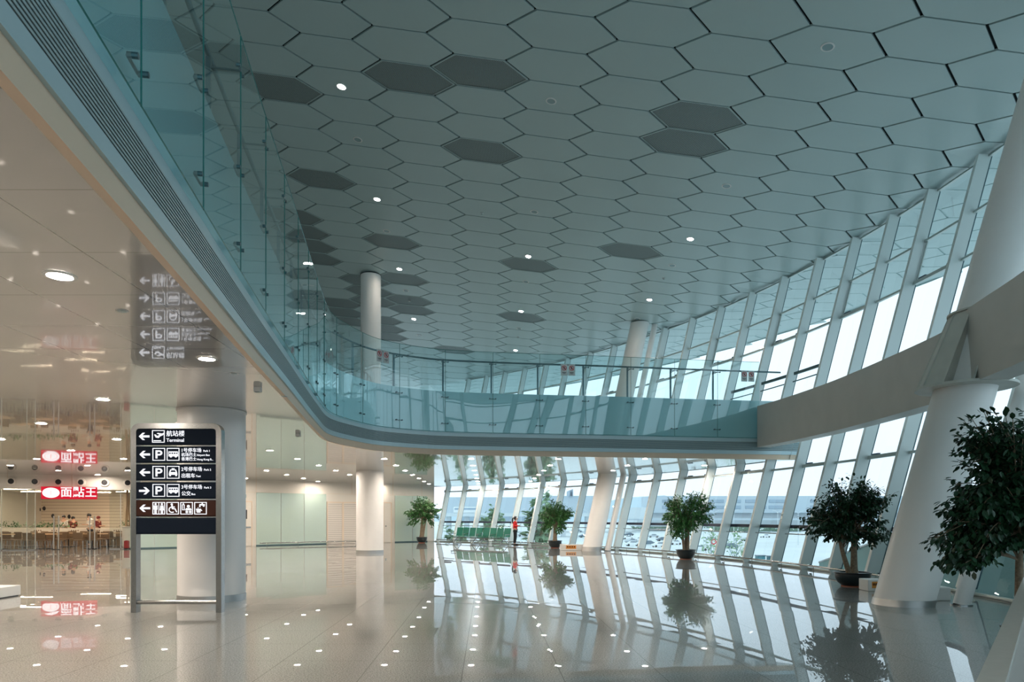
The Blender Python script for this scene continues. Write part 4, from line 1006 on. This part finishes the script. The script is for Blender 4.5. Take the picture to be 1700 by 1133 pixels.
def woman(loc, rz):
    t = tag(empty('person', loc, rz), 'person in red jacket and black trousers by the window looking at a phone', 'person')
    # facing +X locally
    hip, ch, nk = Vector((0, 0, .90)), Vector((.0, 0, 1.20)), Vector((.01, 0, 1.36))
    V = [hip, Vector((0, 0, 1.05)), ch, Vector((.0, 0, 1.30)), nk, Vector((.03, 0, 1.43)), Vector((.045, 0, 1.50)), Vector((.05, 0, 1.56))]
    E = chain(8); R = [.12, .105, .125, .11, .042, .045, .085, .075]
    def add(base, pts, rs):
        b = len(V); V.extend(pts); R.extend(rs); E.append((base, b)); E.extend(chain(len(pts), b))
    add(0, [Vector((0, .09, .84)), Vector((.03, .09, .48)), Vector((-.02, .09, .10)), Vector((.0, .09, .05)), Vector((.12, .09, .03))], [.085, .055, .036, .036, .03])
    add(0, [Vector((0, -.09, .84)), Vector((-.01, -.09, .48)), Vector((-.05, -.09, .10)), Vector((-.03, -.09, .05)), Vector((.09, -.10, .03))], [.085, .055, .036, .036, .03])
    add(3, [Vector((0, .17, 1.31)), Vector((-.02, .22, 1.07)), Vector((.20, .13, 1.10))], [.052, .042, .028])
    add(3, [Vector((0, -.17, 1.31)), Vector((-.02, -.22, 1.07)), Vector((.20, -.11, 1.12))], [.052, .042, .028])
    skin_obj('body', V, E, R, M['skin'], t)
    # jacket
    V = [Vector((0, 0, .86)), Vector((0, 0, 1.02)), Vector((0, 0, 1.2)), Vector((0, 0, 1.31)), Vector((.01, 0, 1.37)), Vector((0, .17, 1.32)), Vector((-.02, .225, 1.07)), Vector((.17, .145, 1.095)), Vector((0, -.17, 1.32)), Vector((-.02, -.225, 1.07)), Vector((.17, -.125, 1.115))]
    skin_obj('jacket', V, [(0, 1), (1, 2), (2, 3), (3, 4), (3, 5), (5, 6), (6, 7), (3, 8), (8, 9), (9, 10)], [.155, .135, .145, .125, .06, .068, .058, .045, .068, .058, .045], M['redc'], t)
    V = [Vector((0, 0, .92)), Vector((0, .09, .82)), Vector((.03, .09, .48)), Vector((-.02, .09, .1)), Vector((0, -.09, .82)), Vector((-.01, -.09, .48)), Vector((-.05, -.09, .1))]
    skin_obj('trousers', V, [(0, 1), (1, 2), (2, 3), (0, 4), (4, 5), (5, 6)], [.13, .105, .072, .052, .105, .072, .052], M['blackc'], t)
    for y, x in ((.09, .02), (-.095, -.01)):
        bm = bmesh.new(); rbox(bm, (x+.04, y, .04), (.24, .085, .07), .025, seg=3); bo('shoe', bm, M['black'], t, smooth=True)
    bm = bmesh.new(); bmesh.ops.create_uvsphere(bm, u_segments=18, v_segments=12, radius=.105); bmesh.ops.transform(bm, matrix=Matrix.Translation((.015, 0, 1.54)) @ Matrix.Diagonal((1, .92, 1.05, 1)), verts=bm.verts[:])
    for v in bm.verts:
        if v.co.x > .06 and v.co.z < 1.58: v.co.x = .045
    h_ = bo('hair', bm, M['hair'], t, smooth=True)
    skin_obj('ponytail', [Vector((-.08, 0, 1.57)), Vector((-.15, 0, 1.50)), Vector((-.16, 0, 1.36)), Vector((-.14, 0, 1.2))], chain(4), [.03, .045, .045, .015], M['hair'], h_, 2)
    bm = bmesh.new()
    for y in (.03, -.03): bmesh.ops.create_uvsphere(bm, u_segments=8, v_segments=6, radius=.012, matrix=Matrix.Translation((.125, y, 1.525)))
    bo('eyes', bm, M['black'], t); bm = bmesh.new(); rbox(bm, (.135, 0, 1.5), (.03, .022, .04), .008); bo('nose', bm, M['skin'], t, smooth=True)
    bm = bmesh.new(); rbox(bm, (.127, 0, 1.463), (.012, .04, .012), .004); bo('mouth', bm, M['maroon'], t)
    hand(t, Vector((.19, .125, 1.10)), Vector((.8, -.45, .25)), Vector((0, .3, 1)), M['skin'], .7); hand(t, Vector((.19, -.105, 1.12)), Vector((.8, .4, .25)), Vector((0, -.3, 1)), M['skin'], .7)
    return t
P = woman((.18, 39.0, 0), radians(-8))
ph = tag(empty('mobile_phone', (.18+.315, 38.95, 1.19)), 'dark phone held up by the person in the red jacket', 'phone')
bm = bmesh.new(); rbox(bm, (0, 0, 0), (.075, .15, .012), .005, Matrix.Rotation(-.5, 3, 'Y')); bo('case', bm, M['black'], ph); bm = bmesh.new(); rbox(bm, (-.003, 0, .007), (.065, .135, .003), .001, Matrix.Rotation(-.5, 3, 'Y')); bo('screen', bm, M['navy'], ph)
def staff(loc, rz, label, top, cap, h=1.65, sit=False):
    t = tag(empty('person', loc, rz), label, 'person'); s = h/1.65; z = -.45 if sit else 0
    V = [Vector((0, 0, .92)), Vector((.02, 0, 1.15)), Vector((.04, 0, 1.38)), Vector((.05, 0, 1.46)), Vector((.06, 0, 1.54)), Vector((.06, 0, 1.6))]; E = chain(6); R = [.12, .12, .11, .045, .085, .07]
    def add(b0, pts, rs):
        b = len(V); V.extend(pts); R.extend(rs); E.append((b0, b)); E.extend(chain(len(pts), b))
    for y in (.09, -.09):
        if sit: add(0, [Vector((.05, y, .90)), Vector((.42, y, .92)), Vector((.42, y, .55)), Vector((.5, y, .48))], [.08, .065, .04, .035])
        else: add(0, [Vector((0, y, .85)), Vector((.01, y, .48)), Vector((-.02, y, .07)), Vector((.1, y, .03))], [.09, .06, .04, .03])
        add(2, [Vector((.02, y*2, 1.36)), Vector((.05, y*2.3, 1.1)), Vector((.28, y*1.6, 1.12)), Vector((.36, y*1.5, 1.12))], [.055, .042, .032, .03])
    V = [(v+Vector((0, 0, z)))*s for v in V]
    skin_obj('body', V, E, R, M['skin'], t)
    V2 = [Vector((0, 0, .88)), Vector((.02, 0, 1.15)), Vector((.04, 0, 1.37)), Vector((.02, .18, 1.37)), Vector((.05, .21, 1.1)), Vector((.22, .155, 1.12)), Vector((.02, -.18, 1.37)), Vector((.05, -.21, 1.1)), Vector((.22, -.155, 1.12))]
    skin_obj('shirt', [(v+Vector((0, 0, z)))*s for v in V2], [(0, 1), (1, 2), (2, 3), (3, 4), (4, 5), (2, 6), (6, 7), (7, 8)], [.15, .14, .12, .07, .055, .045, .07, .055, .045], M[top], t)
    V3 = [Vector((0, 0, .94)), *( [Vector((.05, .09, .9)), Vector((.42, .09, .92)), Vector((.42, .09, .6)), Vector((.05, -.09, .9)), Vector((.42, -.09, .92)), Vector((.42, -.09, .6))] if sit else [Vector((0, .09, .82)), Vector((.01, .09, .48)), Vector((-.02, .09, .09)), Vector((0, -.09, .82)), Vector((.01, -.09, .48)), Vector((-.02, -.09, .09))])]
    skin_obj('trousers', [(v+Vector((0, 0, z)))*s for v in V3], [(0, 1), (1, 2), (2, 3), (0, 4), (4, 5), (5, 6)], [.13, .1, .08, .06, .1, .08, .06], M['blackc'], t)
    bm = bmesh.new(); bmesh.ops.create_uvsphere(bm, u_segments=16, v_segments=10, radius=.10, matrix=Matrix.Translation(Vector((.04, 0, 1.60+z))*s)); bo('hair' if cap != 'maroon' else 'cap', bm, M[cap], t, smooth=True)
def gp_(x, Y): return ((x-850)/1133*Y, Y, 0)
staff(gp_(107, 39.3), radians(-90), 'blurred person in pale clothes standing in the middle of the cafe', 'whitec', 'hair', 1.68)
staff(gp_(121, 39.2), radians(-30), 'person in maroon leaning by the dark pillar in the cafe', 'maroon', 'hair', 1.6)
staff(gp_(150, 38.2), radians(-120), 'blurred person in pale clothes beside the right gate posts in the cafe', 'whitec', 'hair', 1.75)
staff(gp_(162.5, 39.0), radians(0), 'person in a maroon shirt and cap at the right side of the cafe', 'maroon', 'maroon', 1.62)

# ------------------------------------------------------------------ small floor objects and near parapet
def fbox(x, Y, w, d, h, label, notice=True, rz=0):
    X = (x-850)/1133*Y; o = tag(empty('floor_box', (X, Y, 0), rz), label, 'floor box')
    bm = bmesh.new(); rbox(bm, (0, 0, h/2), (w, d, h), .015); bo('casing', bm, M['white'], o)
    if notice:
        bm = bmesh.new(); rbox(bm, (-w*.12, -d/2-.004, h*.55), (w*.36, .01, h*.55), .003); q = bo('notice', bm, M['orange'], o)
        for k in range(4): bm = bmesh.new(); box(bm, (-w*.12-w*.12+w*.08*k, -d/2-.010, h*.6), (w*.05, .004, h*.2)); bo('lettering', bm, M['brown'], q)
fbox(953, 32.9, 1.35, .4, .29, 'long white floor box with an orange notice beside the far leaning column')
fbox(1449, 14.9, .42, .4, .25, 'small white floor box with orange notice half hidden behind the near column')
fbox(1556, 13.2, .3, .35, .26, 'plain small white floor box just right of the near leaning column base', False)
o = tag(empty('display_plinth', (-10.45, 13.6, 0)), 'white block cut off by the left edge of the photo', 'plinth')
bm = bmesh.new(); rbox(bm, (0, 0, .12), (.9, .6, .2), .01); bo('block', bm, M['white'], o); bm = bmesh.new(); box(bm, (0, 0, .01), (.84, .54, .02)); bo('base', bm, M['black'], o)
# parapet at lower right
pp = tag(empty('parapet', (1.62, 2.42, 0)), 'sloping-looking cream parapet with polished cap cutting the lower right corner', 'parapet')
A = Vector((.95, 1.55, 0)); B = Vector((5.30, 7.06, 0)); d = (B-A).normalized(); n = Vector((d.y, -d.x, 0))
def prism(nm, off0, off1, z0, z1, m):
    bm = bmesh.new(); v = [bm.verts.new(p+n*q+Vector((0, 0, z))-Vector((1.62, 2.42, 0))) for z in (z0, z1) for p, q in ((A, off0), (B, off0), (B, off1), (A, off1))]
    for f in ((0, 1, 2, 3), (7, 6, 5, 4), (0, 4, 5, 1), (1, 5, 6, 2), (2, 6, 7, 3), (3, 7, 4, 0)): bm.faces.new([v[k] for k in f])
    bo(nm, bm, m, pp)
prism('wall_panel', .012, .075, 0, .97, M['parp']); prism('cap', 0, .085, .97, 1.0, M['parc'])

# ------------------------------------------------------------------ building shell out of frame
axb('wall_rear', -30, ring(-50)[0], -12.2, -12.0, -.2, 5.7, M['wall'])
bm = bmesh.new(); bm.faces.new([bm.verts.new(p) for p in ((-30, -12.1, 5.7), (ring(-50)[0], -12.1, 5.7), (ring(-50)[0], -12.1, 13), (-30, -12.1, 13))]); rw = tag(bo('window_60', bm, M['clear']), kind='structure')  # unseen upper glazing, added to let more daylight into the hall
for k in range(15): bm = bmesh.new(); box(bm, (-29.9+1.9*k, -12.1, 9.35), (.12, .18, 7.3)); bo('mullion', bm, M['post'], rw)
axb('wall_side', -30.2, -30, -12, 50, -.2, 17, M['wall'])
axb('wall_end', -30, -11.5, 50.6, 50.8, 3.6, 15, M['wall'])

# ------------------------------------------------------------------ outside
g = axb('ground', -600, 900, -400, 1500, -7.2, -7.0, M['ground'])
# podium wall under the hall
V = []; F = []
for i in range(60):
    p = ring(60-2*i, 36.35)
    V += [(p.x, p.y, -7), (p.x, p.y, -.36)]
    if i: F.append((2*i-2, 2*i, 2*i+1, 2*i-1))
tag(py('trim_6', V, F, M['beam']), kind='structure')
def gpt(x, y): Y = 8.6*1133/(y-859); return Vector(((x-850)/1133*Y, Y, -7))
# long terminal building
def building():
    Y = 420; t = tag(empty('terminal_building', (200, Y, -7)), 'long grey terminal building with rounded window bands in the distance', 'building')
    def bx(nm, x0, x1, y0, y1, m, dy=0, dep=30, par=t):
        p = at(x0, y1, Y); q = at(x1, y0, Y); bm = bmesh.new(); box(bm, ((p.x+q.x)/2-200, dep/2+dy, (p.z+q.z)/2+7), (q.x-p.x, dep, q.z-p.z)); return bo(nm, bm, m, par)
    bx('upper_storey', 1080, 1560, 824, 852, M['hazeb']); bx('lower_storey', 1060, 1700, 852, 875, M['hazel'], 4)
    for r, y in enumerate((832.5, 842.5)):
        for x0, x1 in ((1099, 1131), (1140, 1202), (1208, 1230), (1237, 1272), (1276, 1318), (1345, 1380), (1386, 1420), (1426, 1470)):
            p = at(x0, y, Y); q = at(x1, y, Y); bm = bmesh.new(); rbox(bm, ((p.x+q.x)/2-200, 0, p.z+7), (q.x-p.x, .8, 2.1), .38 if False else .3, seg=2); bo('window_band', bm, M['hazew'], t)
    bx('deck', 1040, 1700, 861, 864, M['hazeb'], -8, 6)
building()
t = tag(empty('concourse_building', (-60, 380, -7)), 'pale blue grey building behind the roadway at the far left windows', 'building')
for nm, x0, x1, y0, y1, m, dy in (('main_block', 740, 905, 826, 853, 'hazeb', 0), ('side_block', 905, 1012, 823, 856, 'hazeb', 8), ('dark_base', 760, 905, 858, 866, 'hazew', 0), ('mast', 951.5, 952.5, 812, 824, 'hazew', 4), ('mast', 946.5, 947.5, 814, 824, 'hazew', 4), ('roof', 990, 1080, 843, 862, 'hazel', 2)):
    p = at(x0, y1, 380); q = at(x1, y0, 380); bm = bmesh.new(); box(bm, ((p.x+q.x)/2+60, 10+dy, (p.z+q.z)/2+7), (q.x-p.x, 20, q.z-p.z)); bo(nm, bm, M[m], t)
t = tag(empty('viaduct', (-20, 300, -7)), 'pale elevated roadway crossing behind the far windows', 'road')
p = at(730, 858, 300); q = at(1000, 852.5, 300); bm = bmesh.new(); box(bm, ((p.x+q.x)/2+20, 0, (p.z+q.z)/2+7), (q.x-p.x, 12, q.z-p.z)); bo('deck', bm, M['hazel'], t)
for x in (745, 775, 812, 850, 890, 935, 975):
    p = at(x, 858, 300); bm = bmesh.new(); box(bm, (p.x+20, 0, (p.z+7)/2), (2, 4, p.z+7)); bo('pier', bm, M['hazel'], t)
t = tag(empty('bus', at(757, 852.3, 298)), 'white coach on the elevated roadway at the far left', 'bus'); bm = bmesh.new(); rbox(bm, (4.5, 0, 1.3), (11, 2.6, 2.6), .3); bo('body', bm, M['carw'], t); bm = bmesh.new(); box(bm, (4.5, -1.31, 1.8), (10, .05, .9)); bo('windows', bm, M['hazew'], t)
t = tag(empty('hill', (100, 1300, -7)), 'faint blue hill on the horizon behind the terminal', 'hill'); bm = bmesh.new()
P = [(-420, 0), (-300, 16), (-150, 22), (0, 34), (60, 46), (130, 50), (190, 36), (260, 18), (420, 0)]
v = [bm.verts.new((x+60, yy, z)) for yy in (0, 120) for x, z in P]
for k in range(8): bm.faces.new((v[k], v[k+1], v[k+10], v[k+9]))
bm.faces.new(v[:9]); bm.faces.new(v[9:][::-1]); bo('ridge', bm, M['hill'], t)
# cars
def make_car(mt):
    t = tag(empty('parked_car'), 'x', 'car', None)
    bm = bmesh.new(); prof = [(-2.2, .35), (-2.25, .8), (-1.9, .95), (-1.3, 1.0), (-.7, 1.45), (.7, 1.48), (1.35, 1.02), (2.05, .88), (2.25, .6), (2.2, .35)]
    v = [bm.verts.new((x, y*(1 if z < 1.1 else .8), z)) for y in (-.88, .88) for x, z in prof]; n_ = len(prof)
    for k in range(n_): bm.faces.new((v[k], v[(k+1) % n_], v[n_+(k+1) % n_], v[n_+k]))
    bm.faces.new(v[:n_][::-1]); bm.faces.new(v[n_:]); bmesh.ops.bevel(bm, geom=bm.edges[:], offset=.06, segments=2, affect='EDGES'); bo('body', bm, mt, t, smooth=True)
    for sy in (-.84, .84):
        bm = bmesh.new(); q = [bm.verts.new((x, sy*(1.02 if z < 1.1 else .90), z)) for x, z in ((-1.15, 1.03), (-.65, 1.38), (.65, 1.40), (1.15, 1.05))]; bm.faces.new(q); bo('side_window', bm, M['card'], t)
    for x in (-1.4, 1.4):
        for sy in (-.8, .8): bm = bmesh.new(); tube(bm, (x, sy-.1, .33), (x, sy+.1, .33), .33, n=14); bo('wheel', bm, M['black'], t)
    return t
protos = {k: make_car(M[k]) for k in ('carw', 'card', 'cars')}; usedp = set()
CARS = [(1085, 893, 'cars', 0), (1076, 906, 'card', .2), (1094, 909, 'carw', .3), (1048, 902, 'cars', .5), (1050, 907, 'carw', .1), (1062, 899, 'carw', 0), (1044, 890, 'card', .4), (1212, 911, 'card', .5), (1203, 905, 'carw', 1.2), (1240, 899, 'cars', .2), (1270, 893, 'carw', .3), (1180, 897, 'cars', .8),
        (1042, 896, 'carw', .2), (1160, 915, 'carw', .1), (1100, 899, 'card', .1), (815, 893, 'carw', .3), (868, 891, 'cars', .2), (905, 893, 'carw', .5), (960, 884, 'cars', 0), (970, 893, 'card', .2), (1120, 905, 'carw', .4), (890, 885, 'card', .1)]
cn = {'carw': 'white', 'card': 'dark', 'cars': 'silver'}; cnt = {'carw': 0, 'card': 0, 'cars': 0}
for x, y, k, rz in sorted(CARS):
    p = gpt(x, y); o = protos[k] if k not in usedp else dup(protos[k], p, rz); usedp.add(k); o.location = p; o.rotation_euler = (0, 0, rz)
    o['label'] = '%s car parked outside the windows, %s %s one from the left' % (cn[k], ORD[cnt[k]], cn[k]); o['group'] = cn[k]+' cars in the car park'; cnt[k] += 1
# trees outside
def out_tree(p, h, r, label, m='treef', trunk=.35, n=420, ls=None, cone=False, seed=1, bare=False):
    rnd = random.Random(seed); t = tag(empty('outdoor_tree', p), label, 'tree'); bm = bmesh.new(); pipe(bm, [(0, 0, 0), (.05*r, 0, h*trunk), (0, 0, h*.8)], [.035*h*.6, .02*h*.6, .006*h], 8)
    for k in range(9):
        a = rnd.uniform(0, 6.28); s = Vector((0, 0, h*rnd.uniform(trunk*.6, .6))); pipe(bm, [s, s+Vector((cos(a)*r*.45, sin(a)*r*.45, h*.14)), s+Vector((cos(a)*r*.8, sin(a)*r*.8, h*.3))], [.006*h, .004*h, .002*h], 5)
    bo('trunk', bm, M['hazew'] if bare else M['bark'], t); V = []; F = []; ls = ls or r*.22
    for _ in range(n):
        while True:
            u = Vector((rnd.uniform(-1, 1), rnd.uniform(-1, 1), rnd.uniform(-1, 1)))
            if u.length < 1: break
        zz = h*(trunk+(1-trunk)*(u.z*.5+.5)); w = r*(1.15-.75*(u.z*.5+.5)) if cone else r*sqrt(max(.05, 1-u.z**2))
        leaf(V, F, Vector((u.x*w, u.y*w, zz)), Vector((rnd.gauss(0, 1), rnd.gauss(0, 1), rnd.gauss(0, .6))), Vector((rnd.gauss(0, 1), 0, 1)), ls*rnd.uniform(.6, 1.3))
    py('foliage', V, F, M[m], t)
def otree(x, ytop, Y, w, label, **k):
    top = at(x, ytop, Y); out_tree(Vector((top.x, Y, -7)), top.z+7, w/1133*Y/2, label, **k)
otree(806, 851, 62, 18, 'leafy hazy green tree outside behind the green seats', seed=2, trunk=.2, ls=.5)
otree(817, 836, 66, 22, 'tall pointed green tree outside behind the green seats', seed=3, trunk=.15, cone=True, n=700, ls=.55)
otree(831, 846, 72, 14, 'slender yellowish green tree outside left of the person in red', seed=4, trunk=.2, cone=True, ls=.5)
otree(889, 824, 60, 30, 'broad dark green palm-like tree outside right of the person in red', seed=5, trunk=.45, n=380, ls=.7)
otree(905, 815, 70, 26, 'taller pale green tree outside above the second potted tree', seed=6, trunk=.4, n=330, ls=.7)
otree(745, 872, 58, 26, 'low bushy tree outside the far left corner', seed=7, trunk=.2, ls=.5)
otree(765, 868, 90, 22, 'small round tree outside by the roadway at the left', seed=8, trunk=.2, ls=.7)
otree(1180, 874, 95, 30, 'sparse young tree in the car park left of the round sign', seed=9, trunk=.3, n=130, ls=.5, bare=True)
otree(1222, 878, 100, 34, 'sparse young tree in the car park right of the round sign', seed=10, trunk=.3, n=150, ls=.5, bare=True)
for i, (x0, x1, y) in enumerate(((1160, 1300, 872), (1290, 1420, 871), (1050, 1150, 873), (1180, 1330, 878))):
    Y = 8.6*1133/(y-859+6); p = at(x0, y, Y); q = at(x1, y, Y); t = tag(empty('hedge', ((p.x+q.x)/2, Y, -7)), 'long pale green hedge strip in the car park, %s of its kind from the left' % ORD[[1, 3, 0, 2][i]], 'hedge', 'hedge strips of the car park')
    V = []; F = []
    for _ in range(500): leaf(V, F, Vector((random.uniform(-1, 1)*(q.x-p.x)/2, random.uniform(-1, 1), random.uniform(0, 2.2))), Vector((random.gauss(0, 1), random.gauss(0, 1), 1)), Vector((0, 1, .2)), 1.4)
    py('foliage', V, F, M['shrub'], t); bm = bmesh.new(); box(bm, (0, 0, .2), ((q.x-p.x)*.98, 2.4, .4)); bo('bed', bm, M['road'], t)
for i, (x, y) in enumerate(((1075, 846), (1143, 850), (1185, 852), (1218, 850), (1248, 849), (1291, 851), (1325, 852), (1168, 856), (976, 850), (1000, 849), (865, 848))):
    Y = 210; p = at(x, y, Y); t = tag(empty('street_lamp', (p.x, Y, -7)), 'thin pale twin-arm street lamp outside, %s from the left' % ORD[sorted([1075, 1143, 1185, 1218, 1248, 1291, 1325, 1168, 976, 1000, 865]).index(x)], 'street lamp', 'street lamps of the car park')
    h = p.z+7; bm = bmesh.new(); tube(bm, (0, 0, 0), (0, 0, h), .12, .07, n=6); bo('pole', bm, M['hazel'], t)
    bm = bmesh.new(); pipe(bm, [(-1.6, 0, h+.6), (-.6, 0, h+.4), (0, 0, h-.2), (.6, 0, h+.4), (1.6, 0, h+.6)], .07, 5); bo('arm', bm, M['hazel'], t)
p = gpt(1184.5, 900+0); p = at(1184.5, 900, 120); t = tag(empty('road_sign', (p.x, 120, -7)), 'round red prohibition road sign in the car park', 'sign'); bm = bmesh.new(); tube(bm, (0, 0, 0), (0, 0, p.z+7), .05, n=6); bo('post', bm, M['hazel'], t)
bm = bmesh.new(); bmesh.ops.create_cone(bm, cap_ends=True, segments=24, radius1=.5, radius2=.5, depth=.05, matrix=Matrix.Translation((0, -.06, p.z+7)) @ Matrix.Rotation(radians(90), 4, 'X')); f_ = bo('face', bm, M['redx'], t)
bm = bmesh.new(); bmesh.ops.create_cone(bm, cap_ends=True, segments=24, radius1=.3, radius2=.3, depth=.03, matrix=Matrix.Translation((0, -.10, p.z+7)) @ Matrix.Rotation(radians(90), 4, 'X')); bo('centre', bm, M['white'], f_)
for i, (x, y, w) in enumerate(((1262, 926, 13), (1278, 927, 7))):
    Y = 48; p = at(x, y, Y); t = tag(empty('kiosk_bin', (p.x, Y, p.z-1.0)), '%s teal storage bin on the forecourt outside the windows' % ('larger' if i == 0 else 'smaller'), 'bin', 'teal bins outside')
    ww_ = w/1133*Y; bm = bmesh.new(); rbox(bm, (0, 0, .55), (ww_, .6, 1.1), .05); bo('body', bm, M['tealbox'], t); bm = bmesh.new(); rbox(bm, (0, 0, 1.13), (ww_*1.06, .64, .08), .02); bo('lid', bm, M['card'], t)
    bm = bmesh.new(); box(bm, (0, 0, (-7-(p.z-1.0))/2), (ww_*1.4, 1.2, abs(-7-(p.z-1.0))-.02)); bo('plinth', bm, M['ground'], t)
# sloping glazed ramp guard outside the near bays
t = tag(empty('ramp_guard', ring(8, 38.2)), 'sloping teal glass ramp enclosure just outside the near windows', 'glass enclosure')
V = []; F = []; n_ = 26
for k in range(n_+1):
    th = 12.7-.95*k; p = ring(th, 38.4)-ring(8, 38.2); zt = min(.4+(10.7-th)*.2, 2.1)
    V += [(p.x, p.y, -6.9), (p.x, p.y, zt)]
    if k: F.append((2*k-2, 2*k, 2*k+1, 2*k-1))
py('glass_panel', V, F, M['teal'], t); bm = bmesh.new(); pipe(bm, [V[i] for i in range(1, len(V), 2)], .035, 6); bo('top_rail', bm, M['steel'], t)
